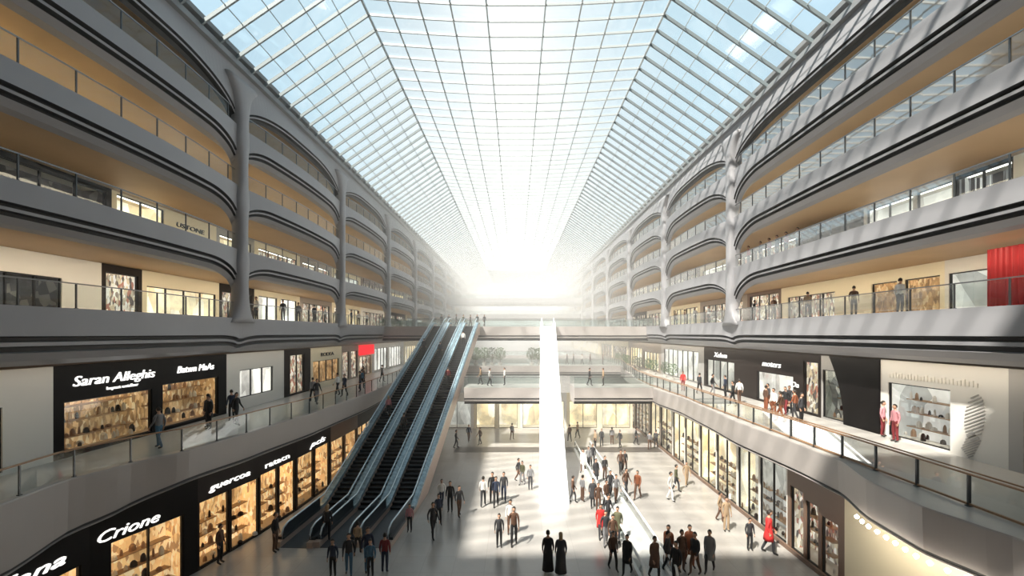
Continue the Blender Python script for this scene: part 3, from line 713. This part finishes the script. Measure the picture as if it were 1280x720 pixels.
shrub_f = foliage(.45, .85, 160, rnd).mesh('foliage', [M['leaf']])
def plant(x, y, z, kind, label, group, s=1.):
    e = empty('potted_tree' if kind == 'tree' else 'potted_shrub', (x, y, z), random.uniform(0, 6)); e.scale = (s, s, s)
    tag(e, label, 'plant', group)
    f = link('foliage', tree_f if kind == 'tree' else shrub_f, e)
    if kind == 'tree': link('trunk', tree_t, e)
    p = link('pot', tree_p, e)
for i, x in enumerate((-6.6,-5.2,-3.9,-2.6,2.6,3.9)): plant(x, 73.6, 6, 'tree', 'leafy potted tree on the tree lined footbridge, %s from the left' % ORD[i], 'trees on the footbridge', .95)
for i in range(9): plant(17.5+.3*(i%2), 50+3.4*i, 6, 'tree', 'small potted tree along the middle right walkway, %s from the camera' % ORD[i], 'trees on the right walkway', .6)
for i in range(14): plant(-19.6, 66+2.6*i, ZT[2], 'shrub', 'potted shrub behind the lowest left gallery glass, %s from the camera' % ORD[i], 'shrubs on the left gallery', 1.05)
for i in range(10): plant(19.6, 66+3*i, ZT[2], 'shrub', 'potted shrub behind the lowest right gallery glass, %s from the camera' % ORD[i], 'shrubs on the right gallery', 1.05)
for i in range(8): plant(-14.0+.6*i, 66.0+.1*i, ZT[2], 'shrub', 'potted shrub beside the escalator heads, %s from the left' % ORD[i], 'shrubs by the escalator heads', 1.0) if False else None

# ------------------------------------------------------------------ people
CM = {k: pbr('cloth_'+k, c, .8) for k, c in {'black':(.012,.012,.014),'charcoal':(.035,.035,.04),'navy':(.02,.03,.06),'brown':(.10,.05,.03),'rust':(.22,.07,.03),'white':(.75,.74,.72),
      'red':(.60,.03,.03),'grey':(.20,.20,.21),'blue':(.06,.14,.22),'tan':(.38,.27,.17),'pink':(.55,.25,.28),'maroon':(.18,.02,.025),'olive':(.09,.09,.05)}.items()}
M['skin'] = pbr('skin', (.48,.28,.19), .55); M['hair'] = pbr('dark_hair', (.02,.014,.01), .6); M['fairhair'] = pbr('light_hair', (.35,.24,.13), .6)
M['shoe'] = pbr('dark_shoes', (.02,.018,.016), .5); M['eye'] = pbr('dark_eyes', (.02,.015,.012), .3)
def skinmesh(V, E, R, levels=1, root=0):
    me = bpy.data.meshes.new('s'); me.from_pydata(V, E, []); o = bpy.data.objects.new('s', me); COL.objects.link(o)
    o.modifiers.new('sk', 'SKIN').use_smooth_shade = True
    sv = me.skin_vertices[0].data
    for i, r in enumerate(R): sv[i].radius = r if isinstance(r, tuple) else (r, r); sv[i].use_root = (i == root)
    sb = o.modifiers.new('ss', 'SUBSURF'); sb.levels = levels; sb.render_levels = levels
    bpy.context.view_layer.update()
    res = bpy.data.meshes.new_from_object(o.evaluated_get(bpy.context.evaluated_depsgraph_get()))
    bpy.data.objects.remove(o); bpy.data.meshes.remove(me); return res
def head_mb(mb, c, mi_skin, mi_eye, turn=0.):
    """egg head with brow, nose, lips, chin, ears"""
    cx, cy, cz = c; n, m = 16, 14; rings = []
    for i in range(m+1):
        ph = PI*i/m; zz = -math.cos(ph); rr = math.sin(ph)
        ring = []
        for j in range(n):
            t = 2*PI*j/n; x = math.sin(t)*rr; y = -math.cos(t)*rr     # j=0 faces -y
            sx_, sy_ = .076, .098
            if zz < 0: sx_ *= 1-.28*zz*zz; sy_ *= 1-.10*zz*zz
            px, py, pz = x*sx_, y*sy_, zz*.118
            fr = max(0, math.cos(t))**6*rr
            py -= fr*(.022*math.exp(-((zz+.22)/.16)**2) + .006*math.exp(-((zz-.2)/.1)**2) + .009*math.exp(-((zz+.55)/.08)**2)+.010*math.exp(-((zz+.85)/.12)**2)) - fr*.006*math.exp(-((zz-.02)/.09)**2)
            er = abs(math.sin(t))**14*rr*math.exp(-((zz+.1)/.2)**2); px += math.copysign(.014*er, x) if x else 0
            X_ = px*math.cos(turn)-py*math.sin(turn); Y_ = px*math.sin(turn)+py*math.cos(turn)
            ring.append((cx+X_, cy+Y_, cz+pz))
        rings.append(ring)
    rings[0] = [rings[0][0]]*n if False else rings[0]
    mb.ring(rings, mi_skin)
    for s in (-1, 1):
        ex, ey = s*.028, -.090; X_ = ex*math.cos(turn)-ey*math.sin(turn); Y_ = ex*math.sin(turn)+ey*math.cos(turn)
        mb.tube([(cx+X_-.009,cy+Y_,cz+.004),(cx+X_,cy+Y_-.003,cz+.005),(cx+X_+.009,cy+Y_,cz+.004)], [.003,.006,.003], 6, mi_eye)
def figure(pose, coat=False, robe=False):
    """returns (body mesh parts). faces -y; feet at z 0; height about 1.75. slots: skin, top, bottom, shoe, eye"""
    st = {'stand': 0, 'walk': 1, 'walk2': -1, 'wide': 1.4}[pose]
    V = []; E = []; R = []
    def v(p, r, par=None):
        V.append(p); R.append(r)
        if par is not None: E.append((par, len(V)-1))
        return len(V)-1
    pel = v((0,0,.96), (.135,.10)); ab = v((0,.0,1.10), (.14,.10), pel); ch = v((0,0,1.28), (.165,.115), ab); nb = v((0,.0,1.44), (.085,.07), ch)
    nk = v((0,-.01,1.53), (.05,.052), nb); v((0,-.02,1.60), (.045,.05), nk)
    hands = []
    for s in (-1, 1):
        sh = v((s*.165,0,1.415), .062, nb); sw = -s*st*.13
        bend = .06 if st == 0 else .12
        el = v((s*.222, sw*.5+.02, 1.14), .047, sh); wr = v((s*.222, sw-bend, .90), (.031,.027), el)
        hands.append((s, (s*.222, sw-bend, .90), (s*.218, sw-bend-.025, .83)))
        v((s*.220, sw-bend-.02, .85), (.030,.018), wr)
        hp = v((s*.085,0,.90), .088, pel); lg = s*st*.20
        kn = v((s*.095, lg*.55-.03*abs(st)-.015, .50), .068, hp); an = v((s*.10, lg+.03+.02*abs(st), .10), .050, kn)
        v((s*.11, lg-.13, .035), (.040,.032), an)
    me = skinmesh(V, E, R, 1)
    mb = MB(); b = len(mb.v)
    mb.v = [tuple(x.co) for x in me.vertices]
    for p in me.polygons:
        c = p.center; mi = 1
        if c.z > 1.49: mi = 0
        elif abs(c.x) > .185 and c.z < .92: mi = 0
        elif c.z < .10: mi = 3
        elif c.z < .97 and abs(c.x) < .2: mi = 2
        mb.f.append(list(p.vertices)); mb.m.append(mi)
    bpy.data.meshes.remove(me)
    # fingers and thumb
    for s, w, p in hands:
        L_ = [.072,.082,.077,.060]
        for k in range(4):
            x = p[0]+s*.004; y = p[1]-.024+.016*k; z = p[2]; l = L_[k]
            mb.tube([(x,y,z+.02),(x-s*.003,y-.003,z-l*.35),(x-s*.012,y-.006,z-l*.7),(x-s*.026,y-.006,z-l)], [.0095,.009,.008,.006], 6, 0)
        mb.tube([(p[0]-s*.008,p[1]-.028,p[2]+.045),(p[0]-s*.022,p[1]-.050,p[2]+.015),(p[0]-s*.026,p[1]-.056,p[2]-.018)], [.012,.010,.007], 6, 0)
    head_mb(mb, (0,-.025,1.655), 0, 4)
    parts = {'body': mb}
    if coat or robe:
        c = MB(); lo = .12 if robe else .55; rings = []
        for z, rx, ry in ((1.47,.09,.075),(1.43,.19,.10),(1.36,.205,.125),(1.2,.17,.125),(1.05,.165,.125),(.9,.195,.15),((.9+lo)/2,.215,.18),(lo,.25 if robe else .225,.22 if robe else .20),(lo,.22,.19),(lo+.05,.20,.17)):
            rings.append([(math.sin(2*PI*k/18)*rx, math.cos(2*PI*k/18)*ry*(1+.08*math.sin(5*2*PI*k/18)*(z<.9)), z) for k in range(18)])
        c.ring(rings, 0, caps=False); parts['coat'] = c
    return parts
def hair_mb(kind):
    mb = MB(); n = 16; rings = []
    for i in range(9):
        ph = PI*(.03+.52*i/8); zz = math.cos(ph); rr = math.sin(ph)
        ring = []
        for j in range(n):
            t = 2*PI*j/n; fr = max(0, math.cos(t)); x = math.sin(t)*rr*.086; y = -math.cos(t)*rr*.108
            z = zz*.13; 
            if fr > .3 and zz < .45: z = max(z, .05+.03*fr); y *= .9; 
            if fr < -.1 or fr == 0: z -= .015*i/8
            ring.append((x, y-.02+.002, 1.66+z))
        rings.append(ring)
    if kind == 'long':
        for k in range(1, 6):
            ring = []
            for j in range(n):
                t = 2*PI*j/n; fr = max(0, math.cos(t)); x = math.sin(t)*.092; y = abs(math.cos(t))*.10+.0 if math.cos(t) < 0 else .02
                ring.append((x*(1-.05*k), y*(1-.04*k)+.0, 1.66-.045*k))
            rings.append(ring)
    mb.ring(rings, 0); return mb
HAIR = {'short': hair_mb('short').mesh('hair', [M['hair']], True), 'long': hair_mb('long').mesh('hair', [M['hair']], True), 'fair': hair_mb('long').mesh('hair', [M['fairhair']], True)}
POSES = {k: figure(k, True) for k in ('stand','walk','walk2','wide')}
ROBE = figure('stand', robe=True)['coat']
mcache = {}
def getmesh(pose, top, bot):
    k = (pose, top, bot)
    if k not in mcache: mcache[k] = POSES[pose]['body'].mesh('person', [M['skin'], CM[top], CM[bot], M['shoe'], M['eye']], True)
    return mcache[k]
def getcoat(kind, colr):
    k = (kind, colr)
    if k not in mcache: mcache[k] = (ROBE if kind == 'robe' else POSES['stand']['coat']).mesh('coat', [CM[colr]], True)
    return mcache[k]
usedlab = {}
PG = []
def person(x, y, z, where, top='black', bot='black', pose='walk', rz=0., coat=None, hair='short', s=1.0, group=None, holding=''):
    PG.append((y, x, z, where, top, bot, pose, rz, coat, hair, s, group))
def fy(py, z=0.): return F*(EYE-z)/(py-VY)
def at(px, py, where, z=0., **k):
    Y = fy(py, z); person((px-VX)*Y/F, Y, z, where, **k)
RND = random.Random(11)
# --- named figures taken from the photograph: (foot x, foot y)
A = 'on the open floor'
at(685,716,'in the pair at bottom centre', top='black', bot='black', pose='stand', rz=PI, coat='robe', hair='short', s=1.12)
at(701,719,'in the pair at bottom centre', top='charcoal', bot='black', pose='stand', rz=PI, coat='robe', hair='fair', s=1.12)
at(569,642,'left of the bright ramp', top='black', bot='black', pose='stand', hair='short', s=1.1)
at(574,645,'left of the bright ramp', top='charcoal', bot='brown', pose='walk', rz=.5, hair='short', s=1.05)
at(604,633,'by the dark trio', top='white', bot='charcoal', pose='walk', rz=PI, s=1.1)
at(615,632,'in the dark trio', top='black', bot='black', pose='stand', s=1.15)
at(620,633,'in the dark trio', top='navy', bot='black', pose='walk', s=1.1)
at(623,628,'in the dark trio', top='charcoal', bot='navy', pose='walk2', s=1.1)
at(624,684,'left of centre on near floor', top='charcoal', bot='black', pose='stand', s=1.0)
at(634,684,'left of centre on near floor', top='brown', bot='black', pose='walk', s=1.15)
at(638,668,'left of centre on near floor', top='white', bot='brown', pose='stand', s=1.1)
at(541,672,'beside the right hand escalator', top='charcoal', bot='charcoal', pose='wide', rz=.6, s=1.1)
at(552,633,'beside the right hand escalator', top='white', bot='navy', pose='walk', rz=.4, s=1.0)
at(548,655,'beside the right hand escalator', top='navy', bot='black', pose='walk2', rz=.4, s=1.0)
at(648,602,'beside the bright ramp', top='charcoal', bot='brown', pose='wide', rz=1.2)
at(653,606,'beside the bright ramp', top='olive', bot='grey', pose='walk', rz=-.6)
at(663,612,'beside the bright ramp', top='grey', bot='charcoal', pose='stand')
at(481,716,'in front of the escalator feet', top='maroon', bot='navy', pose='stand', rz=PI, s=1.05)
at(448,716,'in front of the escalator feet', top='navy', bot='blue', pose='walk', rz=.5, s=1.15)
at(436,719,'in front of the escalator feet', top='charcoal', bot='blue', pose='walk2', rz=.3, s=1.1)
at(463,722,'in front of the escalator feet', top='blue', bot='charcoal', pose='stand', s=1.0)
at(416,722,'in front of the escalator feet', top='navy', bot='black', pose='stand', s=1.0)
at(447,694,'at the foot of the right escalator', top='tan', bot='charcoal', pose='walk', rz=PI, s=.95)
at(409,676,'at the foot of the left escalator', top='charcoal', bot='black', pose='stand', rz=PI, hair='fair', s=1.1)
at(344,690,'in front of the amber windows', top='black', bot='brown', pose='stand', rz=PI/2, s=1.15)
at(275,705,'in front of the amber windows', top='brown', bot='black', pose='stand', rz=PI/2, s=1.1)
at(512,665,'beside the escalator foot', top='pink', bot='charcoal', pose='stand', s=.9)
# right side of the floor
at(776,593,'on the far right floor', top='brown', bot='black', pose='walk', s=1.1)
at(781,590,'on the far right floor', top='charcoal', bot='brown', pose='walk2', s=1.0)
at(790,622,'right of the moving walkway', top='brown', bot='charcoal', pose='walk', rz=.6, s=1.1)
at(797,624,'right of the moving walkway', top='rust', bot='brown', pose='wide', rz=-.6, s=1.1)
at(838,626,'near the right hand shops', top='white', bot='white', pose='walk', rz=1.0, s=1.1)
at(845,615,'near the right hand shops', top='olive', bot='charcoal', pose='walk2', rz=1.0, s=1.1)
at(858,607,'near the right hand shops', top='tan', bot='tan', pose='walk', s=1.0)
at(900,652,'close to the glass shop base', top='tan', bot='brown', pose='walk', rz=1, s=1.0)
at(908,664,'close to the glass shop base', top='tan', bot='tan', pose='stand', s=1.1)
at(961,692,'by the bronze shopfront', top='red', bot='charcoal', pose='walk', rz=1.2, coat='coat', s=1.25)
at(949,691,'by the bronze shopfront', top='charcoal', bot='black', pose='stand', s=.95)
for i, (px, py, t, b) in enumerate([(741,634,'charcoal','black'),(748,640,'brown','brown'),(752,638,'brown','black'),(751,672,'red','charcoal'),(757,682,'charcoal','grey'),(766,688,'brown','black'),(772,676,'olive','charcoal'),
        (763,622,'charcoal','black'),(770,628,'grey','brown'),(745,604,'charcoal','navy'),(736,586,'grey','charcoal'),(741,582,'charcoal','black'),(729,590,'white','brown'),(756,600,'charcoal','brown'),
        (777,716,'brown','black'),(784,718,'black','black'),(760,658,'charcoal','black')]):
    at(px, py, 'left of the moving walkway', top=t, bot=b, pose=['walk','stand','walk2','wide'][i%4], rz=RND.uniform(-.6,.6), s=1.05, coat='coat' if i % 3 == 0 else None)
for i, (px, py, t, b) in enumerate([(820,724,'charcoal','black'),(830,728,'brown','black'),(838,722,'brown','brown'),(852,718,'rust','brown'),(862,722,'charcoal','brown'),(867,714,'rust','rust'),(845,732,'black','black'),(874,722,'grey','charcoal')]):
    at(px, py, 'in the big bottom right group', top=t, bot=b, pose=['walk','walk2','stand','wide'][i%4], rz=RND.uniform(-1,1), s=1.12, coat='coat' if i % 2 else None)
for i, (px, py) in enumerate([(716,628),(728,627),(744,560),(752,558),(765,556),(775,560),(712,552),(722,548),(812,562),(820,560),(828,556),(586,552),(600,556),(640,550),(795,556),(570,560)]):
    at(px, py, 'near the dark floor band', top=RND.choice(['charcoal','brown','grey','navy','tan']), bot=RND.choice(['black','brown','charcoal']), pose=RND.choice(['walk','walk2','stand']), rz=RND.uniform(-3,3))
# escalator riders
def rider(k, s, top, hair='short', dx=0.):
    bx = -12.4+2.05*(k+.5)-.25; tx = -10.95+2.05*(k+.5); L = math.hypot(tx-bx, 60.0-23.4); t = s/L
    run = (L-6.5); n = int(run/.42); rn = run/n; kk = int((s-5)/rn)
    person(lerp(bx, tx, t)+dx, lerp(23.4, 60.0, t), 12.15/n*(kk+1), 'riding the %s escalator' % ['left','middle','right'][k], top=top, bot='black', pose='stand', rz=PI, hair=hair)
rider(0, 15, 'pink', 'fair'); rider(1, 12.5, 'charcoal'); rider(2, 20, 'maroon'); rider(1, 26, 'navy'); rider(0, 27, 'charcoal'); rider(2, 29, 'white')
# middle gallery, left
LP = lambda y: -(interp(EDGE[-1], y))
for i, (d, y, t, b, pz) in enumerate([(1.6,13.9,'black','black','stand'),(1.7,14.6,'charcoal','black','walk'),(2.6,24.2,'black','black','stand'),(3.1,24.8,'charcoal','black','stand'),(2.0,25.4,'black','black','walk'),(3.2,26.6,'navy','black','stand'),
        (1.5,33,'charcoal','grey','walk'),(2.3,34.0,'grey','black','walk2'),(1.2,37,'navy','black','walk'),(2.2,38,'white','charcoal','walk'),(1.0,40,'charcoal','navy','stand'),(1.5,42,'blue','black','walk'),(1.9,44,'brown','black','stand'),(2.6,46,'charcoal','charcoal','walk2'),(1.2,48,'grey','black','walk'),(1.6,20.3,'grey','blue','walk')]):
    person(LP(y)-d, y, 6.0, 'on the left middle walkway', top=t, bot=b, pose=pz, rz=RND.uniform(-3,3), s=1.05, coat='coat' if i in (0,3) else None)
# middle gallery, right
for i, (px, d, y, t, b, pz) in enumerate([(0,1.2,40.5,'red','maroon','stand'),(0,1.9,38.6,'charcoal','black','walk'),(0,2.6,37.6,'black','grey','walk'),(0,3.2,36.6,'navy','black','stand'),(0,2.8,33.5,'white','brown','walk'),(0,1.6,32.0,'black','black','walk'),
        (0,3.2,30.4,'charcoal','rust','walk'),(0,2.5,29.4,'brown','rust','stand'),(0,3.3,28.6,'black','maroon','walk2'),(0,2.1,27.8,'white','rust','stand'),(0,2.9,27.0,'rust','charcoal','walk'),(0,1.7,26.4,'brown','rust','wide'),(0,2.4,25.6,'charcoal','black','stand'),
        (0,4.3,21.5,'pink','maroon','stand'),(0,4.6,22.6,'pink','maroon','stand'),(0,3.6,29.0,'charcoal','black','stand')]):
    e_ = interp(EDGE[1], y)
    person(max(13.9, e_)+d, y, 6.0, 'on the right middle walkway', top=t, bot=b, pose=pz, rz=RND.uniform(-3,3), s=1.02)
# bridges and galleries
for i in range(9): person(-3.5+RND.uniform(-1,1)+1.9*i*.8, 44.2+RND.uniform(0,1.4), 6.0, 'crossing the nearest footbridge', top=RND.choice(['charcoal','white','brown','tan']), bot='charcoal', pose=RND.choice(['walk','stand']), rz=RND.choice([PI/2,-PI/2])) if not (1.0 < -3.5+1.52*i < 6.4) else None
for i in range(7): person(5.2+1.5*i+RND.uniform(-.4,.4), 74.6+RND.uniform(0,.8), 6.0, 'crossing the tree lined footbridge', top=RND.choice(['charcoal','white','brown','navy']), bot='charcoal', pose=RND.choice(['walk','stand']), rz=RND.choice([PI/2,-PI/2]))
for i in range(7): person(-10.5+1.0*i, 63.2+RND.uniform(0,.8), 12.15, 'at the heads of the escalators', top=RND.choice(['charcoal','navy','olive','black']), bot='black', pose=RND.choice(['walk','stand']), rz=RND.uniform(-3,3))
for i in range(10): person(-19.2+RND.uniform(-.3,.5), 30+3.1*i, ZT[2]-.02, 'on the lowest left gallery', top=RND.choice(['charcoal','navy','grey','white']), bot='black', pose='stand', rz=RND.uniform(-3,3))
for i in range(10): person(19.2+RND.uniform(-.5,.3), 22+3.6*i, ZT[2]-.02, 'on the lowest right gallery', top=RND.choice(['charcoal','brown','rust','white','tan']), bot='charcoal', pose='stand', rz=RND.uniform(-3,3))
for i, (y, t) in enumerate([(31.5,'pink'),(32.6,'navy'),(33.6,'pink'),(34.8,'charcoal'),(36.6,'red'),(30.2,'white')]): person(19.0, y, ZT[3]-.02, 'on the second right gallery', top=t, bot='black', pose='stand', rz=-PI/2)
# --- build
CN = {'charcoal':'dark grey'}
HG = {'short':'', 'long':'', 'fair':' with light hair'}
def desc(p):
    y, x, z, where, top, bot, pose, rz, coat, hair, s, g = p
    w = 'long coat' if coat == 'coat' else 'long robe' if coat == 'robe' else 'top and %s trousers' % CN.get(bot, bot)
    return 'person in %s %s%s %s' % (CN.get(top, top), w, ' with light hair' if (hair == 'fair' and coat) else '', where)
PG.sort(key=lambda p: (p[0], p[1]))
cnt = {}
for p in PG: cnt[desc(p)] = cnt.get(desc(p), 0)+1
seen = {}
placed = []
for p in PG:
    y, x, z, where, top, bot, pose, rz, coat, hair, s, g = p
    for _ in range(6):
        bad = [q for q in placed if abs(q[2]-z) < 1 and math.hypot(q[0]-x, q[1]-y) < .55]
        if not bad: break
        x += .35 if x >= bad[0][0] else -.35; y += .25
    placed.append((x, y, z))
    d = desc(p); seen[d] = seen.get(d, 0)+1
    if cnt[d] > 1: d += ', %s nearest' % ORD[seen[d]-1]
    o = link('person', getmesh(pose, top, bot)); o.location = (x, y, z+.004); o.rotation_euler = (0, 0, rz); o.scale = (s, s, s)
    tag(o, d, 'person', 'shoppers '+where)
    link('hair', HAIR[hair], o)
    if coat: link('coat' if coat == 'coat' else 'robe', getcoat(coat, top), o)


# ------------------------------------------------------------------ light, haze, camera
wd = bpy.data.worlds.new('World'); S.world = wd; wd.use_nodes = True; nt = wd.node_tree; nt.nodes.clear()
out = nt.nodes.new('ShaderNodeOutputWorld'); bg = nt.nodes.new('ShaderNodeBackground')
tc = nt.nodes.new('ShaderNodeTexCoord'); sx = nt.nodes.new('ShaderNodeSeparateXYZ'); nt.links.new(tc.outputs['Generated'], sx.inputs[0])
ab = nt.nodes.new('ShaderNodeMath'); ab.operation = 'ABSOLUTE'; nt.links.new(sx.outputs['X'], ab.inputs[0])
zz = nt.nodes.new('ShaderNodeMath'); zz.operation = 'MULTIPLY_ADD'; zz.inputs[1].default_value = .42; nt.links.new(sx.outputs['Z'], zz.inputs[0]); nt.links.new(ab.outputs[0], zz.inputs[2])
rp = nt.nodes.new('ShaderNodeValToRGB')
rp.color_ramp.elements[0].position = .10; rp.color_ramp.elements[0].color = (2.6,2.5,2.3,1)
rp.color_ramp.elements[1].position = .75; rp.color_ramp.elements[1].color = (.60,.83,.98,1)
for p, c in ((.22,(1.25,1.27,1.25,1)), (.36,(.86,.98,1.04,1)), (.50,(.66,.88,1.0,1))):
    el = rp.color_ramp.elements.new(p); el.color = c
cl = nt.nodes.new('ShaderNodeTexNoise'); cl.inputs['Scale'].default_value = 2.2; cl.inputs['Detail'].default_value = 4; nt.links.new(tc.outputs['Generated'], cl.inputs['Vector'])
cm_ = nt.nodes.new('ShaderNodeMath'); cm_.operation = 'MULTIPLY_ADD'; cm_.inputs[1].default_value = -.30; cm_.inputs[2].default_value = .15; nt.links.new(cl.outputs['Fac'], cm_.inputs[0])
ad = nt.nodes.new('ShaderNodeMath'); ad.operation = 'ADD'; nt.links.new(zz.outputs[0], ad.inputs[0]); nt.links.new(cm_.outputs[0], ad.inputs[1])
nt.links.new(ad.outputs[0], rp.inputs[0]); nt.links.new(rp.outputs[0], bg.inputs[0])
dm = nt.nodes.new('ShaderNodeMapRange'); dm.interpolation_type = 'SMOOTHSTEP'
for nm_, v_ in (('From Min', .1), ('From Max', .52), ('To Min', .22), ('To Max', 1.0)): dm.inputs[nm_].default_value = v_
nt.links.new(sx.outputs['Y'], dm.inputs['Value']); nt.links.new(dm.outputs['Result'], bg.inputs[1])
nt.links.new(bg.outputs[0], out.inputs[0])
sun = bpy.data.lights.new('sun', 'SUN'); sun.energy = 12; sun.angle = math.radians(1.5); sun.color = (1,.925,.82)
so = bpy.data.objects.new('sun', sun); COL.objects.link(so)
so.rotation_euler = Vector((15, 17, -29)).to_track_quat('-Z', 'Y').to_euler()
HAZE = True
if HAZE:
    hz = MB(); hz.box(-17.5,17.5,9.5,YF-.5,.05,28.4); ho = hz.build('haze', None or [])
    m, nt, out = newmat('atrium_haze'); v = nt.nodes.new('ShaderNodeVolumeScatter'); tcv = nt.nodes.new('ShaderNodeTexCoord'); spv = nt.nodes.new('ShaderNodeSeparateXYZ'); mr = nt.nodes.new('ShaderNodeMapRange'); mr.interpolation_type = 'SMOOTHSTEP'
    mr.inputs['From Min'].default_value = 18; mr.inputs['From Max'].default_value = 115; mr.inputs['To Min'].default_value = 0.0004; mr.inputs['To Max'].default_value = .023
    nt.links.new(tcv.outputs['Object'], spv.inputs[0]); nt.links.new(spv.outputs['Y'], mr.inputs['Value']); nt.links.new(mr.outputs['Result'], v.inputs['Density'])
    v.inputs["Anisotropy"].default_value = .0
    v.inputs['Color'].default_value = (1,.99,.97,1)
    nt.links.new(v.outputs[0], out.inputs['Volume']); ho.data.materials.append(m)
    tag(ho, 'pale sunlit haze filling the atrium', 'haze', kind='stuff')
def aim(o, d):
    z = -d.normalized(); yv = Vector((0,1,0)); x = yv.cross(z).normalized()
    o.rotation_euler = Matrix((x, yv, z)).transposed().to_euler()
for side in (-1, 1):  # unseen strips added to brighten the gallery walls, no fittings there
    for lv in (2, 3, 4, 5):
        zs = ZT[lv]+HU[lv]-.08; y0_, y1_ = 10., 90.
        l = bpy.data.lights.new('gallery_fill', 'AREA'); l.shape = 'RECTANGLE'; l.size = .25; l.size_y = y1_-y0_; l.spread = math.radians(115)
        l.energy = {2: 900, 3: 520, 4: 420, 5: 90}[lv]*(2.6 if (side < 0 and lv == 4) else 1); l.color = (1,.84,.62) if not (side < 0 and lv == 4) else (1,.80,.48)
        o = bpy.data.objects.new('gallery_fill', l); COL.objects.link(o); o.location = (side*19.3, (y0_+y1_)/2, zs)
        aim(o, Vector((side*.75, 0, -.66)))
    l = bpy.data.lights.new('gallery_fill', 'AREA'); l.shape = 'RECTANGLE'; l.size = .2; l.size_y = 60
    l.energy = 70 if side < 0 else 380; l.color = (1,.88,.7); o = bpy.data.objects.new('gallery_fill', l); COL.objects.link(o); o.location = (side*18.1, 42, 9.85)
    aim(o, Vector((side*.3, 0, -1)))
l = bpy.data.lights.new('wall_fill', 'AREA'); l.shape = 'RECTANGLE'; l.size = .1; l.size_y = 9; l.energy = 190; l.color = (1,.9,.74)  # added strip lifting the pale wall beyond what the row lamps give
o = bpy.data.objects.new('wall_fill', l); COL.objects.link(o); o.location = (12.95, 13.5, 4.3); aim(o, Vector((.6,0,-.8)))
cam = bpy.data.cameras.new('camera'); co = bpy.data.objects.new('camera', cam); COL.objects.link(co)
co.location = (0, 0, EYE); co.rotation_euler = (PI/2, 0, 0); cam.sensor_width = 36; cam.lens = F/1280*36
cam.shift_x = -(VX-640)/1280; cam.shift_y = (VY-360)/1280; cam.clip_start = .1; cam.clip_end = 600
S.camera = co
S.cycles.volume_bounces = 3
S.view_settings.view_transform = 'Standard'; S.view_settings.look = 'None'; S.view_settings.gamma = 1; S.view_settings.exposure = 0.0
S.view_settings.use_curve_mapping = False
